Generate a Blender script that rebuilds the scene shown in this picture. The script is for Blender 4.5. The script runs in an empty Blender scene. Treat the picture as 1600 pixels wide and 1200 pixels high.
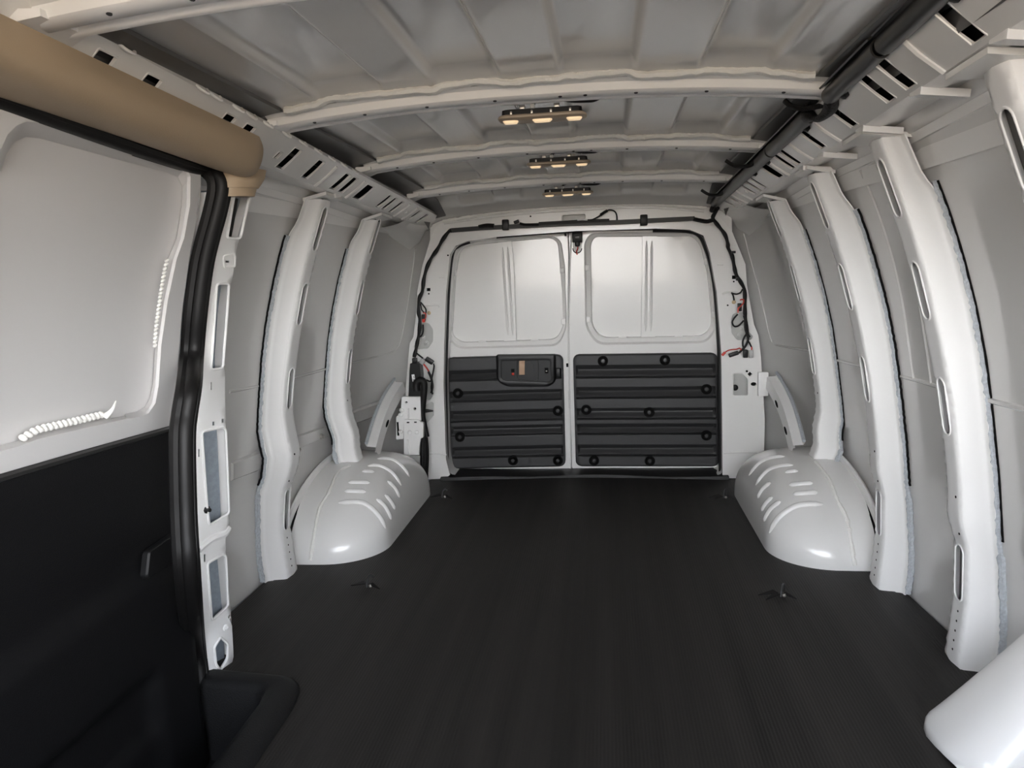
import bpy, bmesh, math, random
import numpy as np
from mathutils import Vector, Matrix
from mathutils.geometry import delaunay_2d_cdt
from mathutils.bvhtree import BVHTree

random.seed(7)
SC = bpy.context.scene
COL = SC.collection
V = Vector

# ------------------------------------------------------------------ camera
YAW, PITCH, ROLL = -.1266, -.1447, -.0371
CAM = V((.137, 0, .979)); F = 1186.0
cy_, sy_ = math.cos(YAW), math.sin(YAW); cp_, sp_ = math.cos(PITCH), math.sin(PITCH)
cr_, sr_ = math.cos(ROLL), math.sin(ROLL)
FW = V((sy_ * cp_, cy_ * cp_, sp_)); RT0 = V((cy_, -sy_, 0)); UP0 = RT0.cross(FW)
RT = RT0 * cr_ + UP0 * sr_; UP = UP0 * cr_ - RT0 * sr_
cam = bpy.data.cameras.new('camera'); cam.sensor_fit = 'HORIZONTAL'; cam.sensor_width = 36
cam.lens = F / 1600 * 36; cam.clip_start = .02; cam.clip_end = 200
camo = bpy.data.objects.new('camera', cam); COL.objects.link(camo)
camo.matrix_world = Matrix(((RT.x, UP.x, -FW.x, CAM.x), (RT.y, UP.y, -FW.y, CAM.y), (RT.z, UP.z, -FW.z, CAM.z), (0, 0, 0, 1)))
SC.camera = camo

# ------------------------------------------------------------------ world, light, exposure
EXPO = 1.92
w = bpy.data.worlds.new('world'); SC.world = w; w.use_nodes = True
nt = w.node_tree; nt.nodes.clear()
wo = nt.nodes.new('ShaderNodeOutputWorld'); bg = nt.nodes.new('ShaderNodeBackground')
tc = nt.nodes.new('ShaderNodeTexCoord'); sp = nt.nodes.new('ShaderNodeSeparateXYZ')
mr = nt.nodes.new('ShaderNodeMapRange'); mr.inputs[1].default_value = -.03; mr.inputs[2].default_value = .06
mx = nt.nodes.new('ShaderNodeMix'); mx.data_type = 'RGBA'
mx.inputs[6].default_value = (.27, .222, .170, 1)      # warm ground, kept dim to darken ceiling and upper doors
# hazy sky: bright at the horizon, bluer and dimmer overhead
mz = nt.nodes.new('ShaderNodeMapRange'); mz.inputs[1].default_value = .06; mz.inputs[2].default_value = .42
ms = nt.nodes.new('ShaderNodeMix'); ms.data_type = 'RGBA'
ms.inputs[6].default_value = (1.0, 1.0, 1.0, 1); ms.inputs[7].default_value = (.36, .40, .47, 1)
nt.links.new(sp.outputs['Z'], mz.inputs[0]); nt.links.new(mz.outputs[0], ms.inputs[0]); nt.links.new(ms.outputs[2], mx.inputs[7])
bg.inputs['Strength'].default_value = 7.0
L = nt.links.new
L(tc.outputs['Generated'], sp.inputs[0]); L(sp.outputs['Z'], mr.inputs[0]); L(mr.outputs[0], mx.inputs[0])
L(mx.outputs[2], bg.inputs[0]); L(bg.outputs[0], wo.inputs[0])
SC.view_settings.view_transform = 'Standard'; SC.view_settings.look = 'None'
SC.view_settings.gamma = 1; SC.view_settings.use_curve_mapping = False
SC.view_settings.exposure = EXPO

# ------------------------------------------------------------------ geometry helpers
def ray(u, v): return FW + RT * ((u - 800) / F) - UP * ((v - 600) / F)
def at(u, v, x=None, y=None, z=None):
    d = ray(u, v)
    if x is not None: t = (x - CAM.x) / d.x
    elif y is not None: t = (y - CAM.y) / d.y
    else: t = (z - CAM.z) / d.z
    return CAM + d * t
def interp(x, tab):
    xs = [a for a, b in tab]; ys = [b for a, b in tab]
    if xs[0] > xs[-1]: xs = xs[::-1]; ys = ys[::-1]
    return float(np.interp(x, xs, ys))
def smooth(pts, n=6, closed=False):
    P = [V(p) for p in pts]; m = len(P); out = []
    for i in range(m if closed else m - 1):
        p0 = P[(i - 1) % m] if closed or i > 0 else P[0]
        p1 = P[i]; p2 = P[(i + 1) % m]
        p3 = P[(i + 2) % m] if closed or i + 2 < m else P[m - 1]
        for k in range(n):
            t = k / n
            out.append(0.5 * ((2 * p1) + (p2 - p0) * t + (2 * p0 - 5 * p1 + 4 * p2 - p3) * t * t + (3 * p1 - p0 - 3 * p2 + p3) * t ** 3))
    if not closed: out.append(P[-1])
    return out
def resample(pts, step):
    P = [V(p) for p in pts]; d = [0]
    for a, b in zip(P, P[1:]): d.append(d[-1] + (b - a).length)
    n = max(1, int(round(d[-1] / step))); out = []
    j = 0
    for i in range(n + 1):
        s = d[-1] * i / n
        while j < len(P) - 2 and d[j + 1] < s: j += 1
        seg = d[j + 1] - d[j]
        out.append(P[j].lerp(P[j + 1], (s - d[j]) / seg if seg > 1e-9 else 0))
    return out
def rpoly(pts, r, n=5):
    """round the corners of a 2-D polygon; r number or list"""
    out = []; m = len(pts)
    for i in range(m):
        rr = r[i] if isinstance(r, (list, tuple)) else r
        p = V(pts[i]).to_2d(); a = V(pts[i - 1]).to_2d(); b = V(pts[(i + 1) % m]).to_2d()
        if rr <= 0: out.append((p.x, p.y)); continue
        da = a - p; db = b - p
        q = min(rr, da.length * .48, db.length * .48)
        A = p + da.normalized() * q; B = p + db.normalized() * q
        for k in range(n + 1):
            t = k / n; c = A * (1 - t) ** 2 + p * (2 * t * (1 - t)) + B * t * t
            out.append((c.x, c.y))
    return out
def inpoly(x, y, poly):
    c = False; j = len(poly) - 1
    for i in range(len(poly)):
        xi, yi = poly[i][0], poly[i][1]; xj, yj = poly[j][0], poly[j][1]
        if (yi > y) != (yj > y) and x < (xj - xi) * (y - yi) / (yj - yi) + xi: c = not c
        j = i
    return c
def dens(poly, step):
    out = []; m = len(poly)
    for i in range(m):
        a = V(poly[i]).to_2d(); b = V(poly[(i + 1) % m]).to_2d()
        k = max(1, int((b - a).length / step))
        for q in range(k): c = a.lerp(b, q / k); out.append((c.x, c.y))
    return out

class MB:
    def __init__(s): s.v = []; s.f = []
    def add(s, vs, fs):
        o = len(s.v); s.v += [V(p) for p in vs]; s.f += [[i + o for i in f] for f in fs]; return s
    def loft(s, rings, closed=True, cap=True, loop=False):
        n = len(rings[0]); vs = [p for r in rings for p in r]; fs = []
        R = len(rings)
        for i in range(R if loop else R - 1):
            k = (i + 1) % R
            for j in range(n if closed else n - 1):
                q = (j + 1) % n
                fs.append([i * n + j, i * n + q, k * n + q, k * n + j])
        if cap and closed and not loop:
            fs.append(list(range(n))[::-1]); fs.append([(R - 1) * n + j for j in range(n)])
        return s.add(vs, fs)
    def grid(s, rows): return s.loft(rows, closed=False, cap=False)
    def tube(s, pts, r, n=8, closed=False, flat=1.0, up=None, cap=True):
        P = [V(p) for p in pts]; m = len(P); rings = []
        nrm = None
        for i in range(m):
            a = P[i - 1] if i > 0 or closed else P[0]; b = P[(i + 1) % m] if i < m - 1 or closed else P[-1]
            t = (b - a)
            t = t.normalized() if t.length > 1e-9 else V((0, 0, 1))
            if up is not None: nrm = V(up)
            elif nrm is None: nrm = V((0, 0, 1)) if abs(t.z) < .9 else V((0, 1, 0))
            nrm = (nrm - t * nrm.dot(t))
            if nrm.length < 1e-6: nrm = t.orthogonal()
            nrm.normalize(); bi = t.cross(nrm)
            rr = r(i / (m - 1)) if callable(r) else (r[i] if isinstance(r, (list, tuple)) else r)
            rings.append([P[i] + (nrm * math.cos(2 * math.pi * k / n) + bi * (math.sin(2 * math.pi * k / n) * flat)) * rr for k in range(n)])
        return s.loft(rings, True, cap, closed)
    def box(s, c, d, ax=None, bev=0):
        X, Y, Z = ax if ax else (V((1, 0, 0)), V((0, 1, 0)), V((0, 0, 1)))
        c = V(c); hx, hy, hz = d[0] / 2, d[1] / 2, d[2] / 2
        b = min(bev, hx * .9, hy * .9, hz * .9)
        if b <= 0:
            vs = [c + X * (sx * hx) + Y * (sy * hy) + Z * (sz * hz) for sz in (-1, 1) for sy in (-1, 1) for sx in (-1, 1)]
            return s.add(vs, [[0, 2, 3, 1], [4, 5, 7, 6], [0, 1, 5, 4], [2, 6, 7, 3], [0, 4, 6, 2], [1, 3, 7, 5]])
        def ring(z, ins):
            o = rpoly([(-hx + ins, -hy + ins), (hx - ins, -hy + ins), (hx - ins, hy - ins), (-hx + ins, hy - ins)], b, 3)
            return [c + X * p[0] + Y * p[1] + Z * z for p in o]
        return s.loft([ring(-hz, b), ring(-hz + b * .3, b * .3), ring(-hz + b, 0), ring(hz - b, 0), ring(hz - b * .3, b * .3), ring(hz, b)])
    def lathe(s, prof, c, axis, n=16):
        a = V(axis).normalized(); u = a.orthogonal().normalized(); w_ = a.cross(u); c = V(c)
        rings = [[c + a * h + (u * math.cos(2 * math.pi * k / n) + w_ * math.sin(2 * math.pi * k / n)) * r for k in range(n)] for r, h in prof]
        return s.loft(rings, True, True)
    def ball(s, c, r, n=10, m=6, ax=None):
        c = V(c); X, Y, Z = ax if ax else (V((1, 0, 0)), V((0, 1, 0)), V((0, 0, 1)))
        if not isinstance(r, (tuple, list)): r = (r, r, r)
        rings = []
        for i in range(1, m):
            th = math.pi * i / m
            rings.append([c + X * (r[0] * math.sin(th) * math.cos(2 * math.pi * k / n)) + Y * (r[1] * math.sin(th) * math.sin(2 * math.pi * k / n)) + Z * (r[2] * math.cos(th)) for k in range(n)])
        return s.loft(rings)
    def sheet(s, outline, holes, mp, off=None, step=None, grid=None):
        """flat 2-D outline with holes -> triangulated, mapped to 3-D, thickened by off (vector or fn)"""
        if step:
            outline = dens(outline, step); holes = [dens(h, step) for h in holes]
        pts = []; edges = []
        for loop in [outline] + list(holes):
            o = len(pts); m = len(loop)
            pts += [V((p[0], p[1])) for p in loop]; edges += [(o + i, o + (i + 1) % m) for i in range(m)]
        if grid:
            xs = [p[0] for p in outline]; ys = [p[1] for p in outline]
            gx, gy = grid if isinstance(grid, tuple) else (grid, grid)
            x = min(xs) + gx * .5
            while x < max(xs):
                y = min(ys) + gy * .5
                while y < max(ys):
                    if inpoly(x, y, outline) and not any(inpoly(x, y, h) for h in holes): pts.append(V((x, y)))
                    y += gy
                x += gx
        vo, eo, fo, *_ = delaunay_2d_cdt(pts, edges, [], 0, 1e-7)
        tris = []
        for f in fo:
            c = (vo[f[0]] + vo[f[1]] + vo[f[2]]) / 3
            if inpoly(c.x, c.y, outline) and not any(inpoly(c.x, c.y, h) for h in holes): tris.append(list(f))
        P = [V(mp(p.x, p.y)) for p in vo]
        if off is None: return s.add(P, tris)
        n = len(P)
        Q = [p + (V(off(p)) if callable(off) else V(off)) for p in P]
        cnt = {}
        for t in tris:
            for a, b in ((t[0], t[1]), (t[1], t[2]), (t[2], t[0])): cnt[(a, b)] = 1
        fs = tris + [[i + n for i in t[::-1]] for t in tris]
        for (a, b) in cnt:
            if (b, a) not in cnt: fs.append([b, a, a + n, b + n])
        return s.add(P + Q, fs)

WL = {}
def build(mb, name, mat, sharp=40):
    me = bpy.data.meshes.new(name)
    me.from_pydata([tuple(p) for p in mb.v], [], mb.f)
    bm = bmesh.new(); bm.from_mesh(me)
    bmesh.ops.remove_doubles(bm, verts=bm.verts, dist=1e-6)
    bmesh.ops.recalc_face_normals(bm, faces=bm.faces)
    bm.to_mesh(me); bm.free()
    for p in me.polygons: p.use_smooth = True
    me.set_sharp_from_angle(angle=math.radians(sharp))
    me.materials.append(mat)
    return me
def obj(name, mb, mat, parent=None, label=None, cat=None, group=None, kind=None, sharp=40):
    if parent is not None: o0 = WL[parent.name]
    else:
        lo = [min(p[i] for p in mb.v) for i in range(3)]; hi = [max(p[i] for p in mb.v) for i in range(3)]
        o0 = V(((lo[0] + hi[0]) / 2, (lo[1] + hi[1]) / 2, lo[2]))
    mb.v = [p - o0 for p in mb.v]
    o = bpy.data.objects.new(name, build(mb, name, mat, sharp)); COL.objects.link(o)
    if parent is not None: o.parent = parent
    else: o.location = o0
    WL[o.name] = o0
    if label: o['label'] = label
    if cat: o['category'] = cat
    if group: o['group'] = group
    if kind: o['kind'] = kind
    return o
def thing(name, loc, label, cat, group=None, kind=None):
    o = bpy.data.objects.new(name, None); COL.objects.link(o); o.location = V(loc); o.empty_display_size = .05
    WL[o.name] = V(loc); o['label'] = label; o['category'] = cat
    if group: o['group'] = group
    if kind: o['kind'] = kind
    return o

# ------------------------------------------------------------------ materials
def mat(name, col, rough=.5, metal=0, bump=0, scale=200, spec=.5, var=0, vscale=6, coat=0, emit=None, detail=3, stretch=None):
    m = bpy.data.materials.new(name); m.use_nodes = True; t = m.node_tree
    b = t.nodes['Principled BSDF']
    b.inputs['Base Color'].default_value = (*col, 1); b.inputs['Roughness'].default_value = rough
    b.inputs['Metallic'].default_value = metal; b.inputs['Specular IOR Level'].default_value = spec
    b.inputs['Coat Weight'].default_value = coat; b.inputs['Coat Roughness'].default_value = .06
    if emit: b.inputs['Emission Color'].default_value = (*emit[0], 1); b.inputs['Emission Strength'].default_value = emit[1]
    co = t.nodes.new('ShaderNodeTexCoord'); src = co.outputs['Object']
    if stretch:
        mp = t.nodes.new('ShaderNodeMapping'); mp.inputs['Scale'].default_value = stretch
        t.links.new(src, mp.inputs[0]); src = mp.outputs[0]
    if bump:
        n = t.nodes.new('ShaderNodeTexNoise'); n.inputs['Scale'].default_value = scale; n.inputs['Detail'].default_value = detail
        bp = t.nodes.new('ShaderNodeBump'); bp.inputs['Strength'].default_value = bump; bp.inputs['Distance'].default_value = .002
        t.links.new(src, n.inputs['Vector']); t.links.new(n.outputs['Fac'], bp.inputs['Height']); t.links.new(bp.outputs[0], b.inputs['Normal'])
    if var:
        n2 = t.nodes.new('ShaderNodeTexNoise'); n2.inputs['Scale'].default_value = vscale; n2.inputs['Detail'].default_value = 4
        rp = t.nodes.new('ShaderNodeMix'); rp.data_type = 'RGBA'
        rp.inputs[6].default_value = (*[c * (1 - var) for c in col], 1); rp.inputs[7].default_value = (*[min(1, c * (1 + var)) for c in col], 1)
        t.links.new(src, n2.inputs['Vector']); t.links.new(n2.outputs['Fac'], rp.inputs[0]); t.links.new(rp.outputs[2], b.inputs['Base Color'])
    return m
WHITE = mat('white_gloss_paint', (.82, .81, .79), .22, spec=.5, coat=.25)
WHITE2 = mat('white_satin_paint', (.86, .852, .838), .38, spec=.4)
SKIN = mat('white_panel_paint', (.655, .645, .625), .14, spec=.5, coat=.35)
SEAL = mat('white_sealant', (.88, .87, .83), .7, bump=1.0, scale=160, spec=.3)
FOAM = mat('grey_sealing_foam', (.50, .53, .56), .85, bump=1.0, scale=420, var=.35, vscale=160)
PLAST = mat('black_grained_plastic', (.030, .030, .031), .46, bump=.5, scale=420, spec=.5)
DARK = mat('black_plastic', (.0075, .0075, .008), .42, spec=.35)
DOORP = mat('black_door_plastic', (.0055, .0055, .0062), .6, bump=.4, scale=500, spec=.22)
RUBBER = mat('black_rubber', (.008, .0075, .0075), .5, spec=.3)
CONDUIT = mat('dark_grey_conduit', (.026, .025, .0235), .35, spec=.45)
TAPE = mat('black_wire_tape', (.0065, .006, .006), .48, spec=.3, bump=.8, scale=180)
BEIGE = mat('beige_trim_plastic', (.42, .32, .215), .55, bump=.2, scale=300, spec=.4)
TAN = mat('tan_strap', (.52, .34, .22), .55, bump=.3, scale=400)
RED = mat('red_plastic', (.75, .05, .03), .4)
REDW = mat('red_wire', (.55, .05, .03), .45)
CLEAR = mat('pale_grey_connector', (.45, .45, .44), .35)
GALV = mat('galvanised_metal', (.30, .34, .38), .5, metal=.2, bump=.35, scale=300, var=.25, vscale=90)
STEEL = mat('zinc_steel', (.50, .48, .45), .35, metal=.9)
DKSTEEL = mat('dark_steel', (.05, .05, .05), .35, metal=.7)
GAP = mat('dark_hole', (.006, .006, .006), .8, spec=.1)
GUTTER = mat('dark_grey_gutter', (.085, .085, .085), .35, spec=.5)
LENS = mat('warm_lamp_lens', (.85, .66, .46), .3, emit=((1, .72, .42), .17))
LAMPB = mat('beige_lamp_bezel', (.36, .29, .215), .5)
PAPER = mat('white_paper_label', (.82, .82, .82), .6)
STEPM = mat('black_step_plastic', (.007, .007, .0075), .6, bump=.6, scale=380, spec=.3)
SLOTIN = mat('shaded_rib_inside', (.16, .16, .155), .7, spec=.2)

def mat_mat():
    m = bpy.data.materials.new('ribbed_rubber_mat'); m.use_nodes = True; t = m.node_tree; b = t.nodes['Principled BSDF']
    co = t.nodes.new('ShaderNodeTexCoord')
    mp = t.nodes.new('ShaderNodeMapping'); mp.inputs['Scale'].default_value = (15, .30, 1)
    n = t.nodes.new('ShaderNodeTexNoise'); n.inputs['Scale'].default_value = 1.0; n.inputs['Detail'].default_value = 5; n.inputs['Roughness'].default_value = .65
    r = t.nodes.new('ShaderNodeValToRGB')
    r.color_ramp.elements[0].position = .3; r.color_ramp.elements[0].color = (.0072, .0064, .0058, 1)
    r.color_ramp.elements[1].position = .72; r.color_ramp.elements[1].color = (.0265, .0238, .0216, 1)
    t.links.new(co.outputs['Object'], mp.inputs[0]); t.links.new(mp.outputs[0], n.inputs['Vector']); t.links.new(n.outputs['Fac'], r.inputs[0])
    t.links.new(r.outputs[0], b.inputs['Base Color'])
    wv = t.nodes.new('ShaderNodeTexWave'); wv.wave_type = 'BANDS'; wv.bands_direction = 'X'; wv.inputs['Scale'].default_value = 40; wv.inputs['Distortion'].default_value = 0
    nz = t.nodes.new('ShaderNodeTexNoise'); nz.inputs['Scale'].default_value = 300; nz.inputs['Detail'].default_value = 2
    ad = t.nodes.new('ShaderNodeMath'); ad.operation = 'MULTIPLY_ADD'; ad.inputs[1].default_value = .35
    t.links.new(co.outputs['Object'], wv.inputs['Vector']); t.links.new(co.outputs['Object'], nz.inputs['Vector'])
    t.links.new(nz.outputs['Fac'], ad.inputs[0]); t.links.new(wv.outputs['Fac'], ad.inputs[2])
    bp = t.nodes.new('ShaderNodeBump'); bp.inputs['Strength'].default_value = .35; bp.inputs['Distance'].default_value = .0015
    t.links.new(ad.outputs[0], bp.inputs['Height']); t.links.new(bp.outputs[0], b.inputs['Normal'])
    b.inputs['Roughness'].default_value = .58; b.inputs['Specular IOR Level'].default_value = .35
    return m
MATM = mat_mat()

# ------------------------------------------------------------------ van surfaces
RI = [(1.30, .690), (1.25, .708), (1.217, .720), (1.08, .772), (.94, .818), (.79, .857), (.645, .888), (.52, .905), (.435, .915), (.36, .918), (.30, .937), (.16, .941), (0, .928)]
SK = [(1.36, .715), (1.30, .745), (1.245, .772), (1.164, .81), (1.08, .844), (.98, .878), (.867, .91), (.75, .936), (.633, .955), (.483, .976), (.346, .990), (.268, 1.0), (.14, 1.01), (-.03, 1.012)]
def off(y): return interp(y, [(0, .03), (1.82, .03), (2.27, 0), (4, 0)])
def XI(y, z): return interp(z, RI) + off(y)
def XS(y, z): return interp(z, SK) + off(y) - .15 * max(0, min(1, (y - 3.28) / .40)) ** 2
def mid(y): return 1.285 - .046 * (y - 1.8)
def railT(y): return (.612, mid(y) + .040)
def railL(y): return (.690, 1.262 - .035 * (y - 1.8))
def at_skin(u, v, side, fn=XS, d=0):
    dr = ray(u, v); t = 1.0
    lo, hi = .3, 8.0
    def g(t):
        p = CAM + dr * t
        return (p.x * side) - (fn(p.y, p.z) - d)
    for _ in range(60):
        m_ = (lo + hi) / 2
        if g(m_) > 0: hi = m_
        else: lo = m_
    return CAM + dr * lo
def roofE(y): return interp(y, [(0, 1.345), (1.73, 1.328), (2.44, 1.318), (3.07, 1.296), (3.3, 1.275), (3.5, 1.205), (3.7, 1.19)])
def roofC(y): return interp(y, [(0, 1.372), (1.73, 1.361), (2.44, 1.349), (3.07, 1.321), (3.3, 1.300), (3.5, 1.238), (3.7, 1.22)])
def crown(x, y):
    a = min(1.15, abs(x) / .62)
    return roofE(y) + (roofC(y) - roofE(y)) * (1 - a ** 2.4)

# ---- floor + mat
def floor_outline():
    return [(-1.03, 1.66), (-.68, 1.65), (-.64, 1.61), (-.62, 1.55), (-.62, .45), (-1.03, .45), (-1.03, -1.7), (1.03, -1.7), (1.03, 3.74), (-1.03, 3.74)]
fm = MB().box((0, 1.1, -.31), (2.2, 5.4, .01)).sheet(floor_outline(), [], lambda x, y: (x, y, -.012), (0, 0, -.03), step=.3, grid=.3)  # the low box is an added plate, stops daylight from below
obj('floor', fm, GALV, kind='structure', label='painted metal van floor pan under the black mat')
mo = [(-1.005, 1.75), (-.93, 1.685), (-.67, 1.655), (-.635, 1.62), (-.615, 1.56), (-.61, .40), (-.97, .40), (-.97, .15), (-.97, -1.5), (.97, -1.5), (.97, .3), (1.03, .5), (1.03, 1.8), (1.0, 2.3), (1.0, 2.415), (.87, 2.42), (.77, 2.455), (.70, 2.53), (.672, 2.64), (.672, 3.22), (.70, 3.33), (.73, 3.40), (.74, 3.47), (.70, 3.60), (-.70, 3.60), (-.74, 3.47), (-.73, 3.40), (-.70, 3.33), (-.672, 3.22), (-.672, 2.64), (-.70, 2.53), (-.77, 2.455), (-.87, 2.42), (-1.0, 2.415), (-1.0, 2.3)]
ties_px = [(572, 919), (1216, 934), (690, 779), (1128, 780)]
ties = [at(u, v, z=0) for u, v in ties_px]
def mat_h(x, y):
    h = .0006 * math.sin(3 * x + 2 * y)
    for t in ties:
        d2 = (x - t.x) ** 2 + (y - t.y) ** 2
        h += .006 * math.exp(-d2 / .0022)
    return (x, y, h)
obj('rubber_mat', MB().sheet(mo, [], mat_h, (0, 0, -.008), step=.05, grid=(.04, .05)), MATM, label='black ribbed rubber mat covering the whole van floor', cat='floor mat')

# ---- roof skin with pressed swages
SWX = [(-.49, -.34), (-.22, -.08), (.05, .205), (.34, .48)]
BOWS = [1.00, 1.734, 2.437, 3.068]
bays = [(-.6, .98), (1.10, 1.70), (1.835, 2.40), (2.535, 3.03), (3.165, 3.40)]
def sstep(a, b, x):
    t = max(0, min(1, (x - a) / (b - a))); return t * t * (3 - 2 * t)
def swage(x, y):
    sx = 0
    for a, b in SWX: sx = max(sx, sstep(a - .010, a + .010, x) * (1 - sstep(b - .010, b + .010, x)))
    sy = 0
    for a, b in bays: sy = max(sy, sstep(a - .005, a + .05, y) * (1 - sstep(b - .05, b + .005, y)))
    ridge = 0
    for a, b in SWX:
        for q in (a, b): ridge = max(ridge, math.exp(-((x - q) / .009) ** 2))
    return .019 * sx * sy - .004 * ridge * sy + .007 * sy
xs = sorted(set([round(-.78 + i * .02, 4) for i in range(79)] + [round(q + d, 4) for a, b in SWX for q in (a, b) for d in (-.012, -.008, -.004, 0, .004, .008, .012)]))
ys = [-.6 + i * .1 for i in range(16)]
y = 1.0
while y < 3.70: ys.append(y); y += .0125
rows = []
for y in ys:
    row = []
    for x in xs:
        z = crown(x, y) + .030 + swage(x, y)
        if abs(x) > .61: z -= (abs(x) - .61) * .25
        row.append(V((x, y, z)))
    rows.append(row)
rf = MB().grid(rows)
rf.grid([[p + V((0, 0, .012 + .02)) for p in r] for r in rows[::8]])
rf.box((0, 2.2, 1.446), (2.22, 3.26, .01)); rf.box((0, -.0, 1.43), (1.62, 1.2, .01))  # added flat plates over the roof keep daylight out of the rails
obj('ceiling', rf, SKIN, kind='structure', label='white bare metal roof skin with pressed lengthwise ribs', sharp=50)
# dark grey gutter strips beside the roof skin, one per bay and side
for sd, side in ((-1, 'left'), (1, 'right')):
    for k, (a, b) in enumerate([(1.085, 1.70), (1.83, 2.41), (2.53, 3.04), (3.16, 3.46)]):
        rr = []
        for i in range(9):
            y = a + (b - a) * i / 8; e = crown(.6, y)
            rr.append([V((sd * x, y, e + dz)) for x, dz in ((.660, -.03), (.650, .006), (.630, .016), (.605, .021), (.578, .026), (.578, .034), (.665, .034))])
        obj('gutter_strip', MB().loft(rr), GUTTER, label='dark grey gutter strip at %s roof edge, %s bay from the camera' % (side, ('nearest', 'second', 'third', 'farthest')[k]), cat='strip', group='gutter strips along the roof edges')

# ---- side skins
def wall(side, y0, y1, name, label):
    mb = MB(); rows = []
    zs = [-.02 + 1.36 * i / 44 for i in range(45)]
    n = max(2, int((y1 - y0) / .06))
    for i in range(n + 1):
        y = y0 + (y1 - y0) * i / n
        rows.append([V((side * XS(y, z), y, z)) for z in zs])
    mb.grid(rows)
    mb.grid([[p + V((side * .02, 0, 0)) for p in r] for r in rows])
    def bead(px, r=.0055, d=0.0):
        pts = smooth([at_skin(u, v, side, d=d) for u, v in px], 5)
        mb.tube(pts, r, 6)
    return mb, bead
mb, bead = wall(-1, 1.74, 3.68, 'wall_left', '')
bead([(358, 612), (428, 598), (446, 594)]); bead([(455, 591), (526, 572)])
bead([(550, 567), (585, 558), (612, 550), (622, 542), (627, 530), (632, 505), (638, 470), (645, 420), (649, 388)], .004)
# belt reinforcement band
for a, b in (((390, 711), (394, 741)), ):
    pass
tp = [at_skin(u, v, -1) for u, v in ((360, 722), (400, 706), (436, 691), (462, 681), (527, 658), (553, 641), (624, 617))]
bt = [at_skin(u, v, -1) for u, v in ((360, 752), (400, 737), (436, 718), (464, 702), (529, 675), (556, 662), (626, 636))]
rr = []
for p, q in zip(tp, bt):
    rr.append([p + V((0, 0, 0)), p.lerp(q, .1) + V((.010, 0, 0)), p.lerp(q, .9) + V((.010, 0, 0)), q, q + V((-.02, 0, 0)), p + V((-.02, 0, 0))])
mb.loft(rr)
mb.box((-1.10, 2.19, .56), (.01, 3.24, 1.78)); mb.box((-.985, .575, .5), (.24, .01, 1.66))  # added unseen outer plates, keep daylight out of the left cavities
wl = obj('wall_left', mb, SKIN, kind='structure', label='white glossy bare metal left side skin behind the ribs')
mb, bead = wall(1, .75, 3.68, 'wall_right', '')
bead([(1346, 572), (1320, 566), (1295, 559)]); bead([(1264, 548), (1213, 539), (1205, 532), (1198, 507), (1185, 450), (1171, 400), (1162, 365)], .004)
bead([(1385, 582), (1428, 593), (1469, 605), (1482, 608)]); bead([(1527, 620), (1560, 629), (1600, 639), (1640, 650)], .007)
bead([(1345, 265), (1368, 320), (1389, 383), (1408, 460), (1423, 560), (1428, 592)], .0045)
bead([(1370, 256), (1390, 302), (1408, 357), (1432, 450), (1450, 560), (1455, 600)], .0045)
mb.box((1.10, 2.19, .56), (.01, 3.24, 1.78)); mb.box((1.04, .74, .5), (.13, .01, 1.66))  # added unseen outer plates, block daylight behind the right skin
wr = obj('wall_right', mb, SKIN, kind='structure', label='white glossy bare metal right side skin behind the ribs')
# bolts on the belt band (left)
for u, v in ((415, 721), (502, 682), (465, 703)):
    p = at_skin(u, v, -1, d=.012)
    obj('body_bolt', MB().lathe([(.011, -.002), (.011, .003), (.006, .004), (.006, .012), (.003, .014)], p, (1, 0, .0), 10), STEEL, wl)

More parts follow.
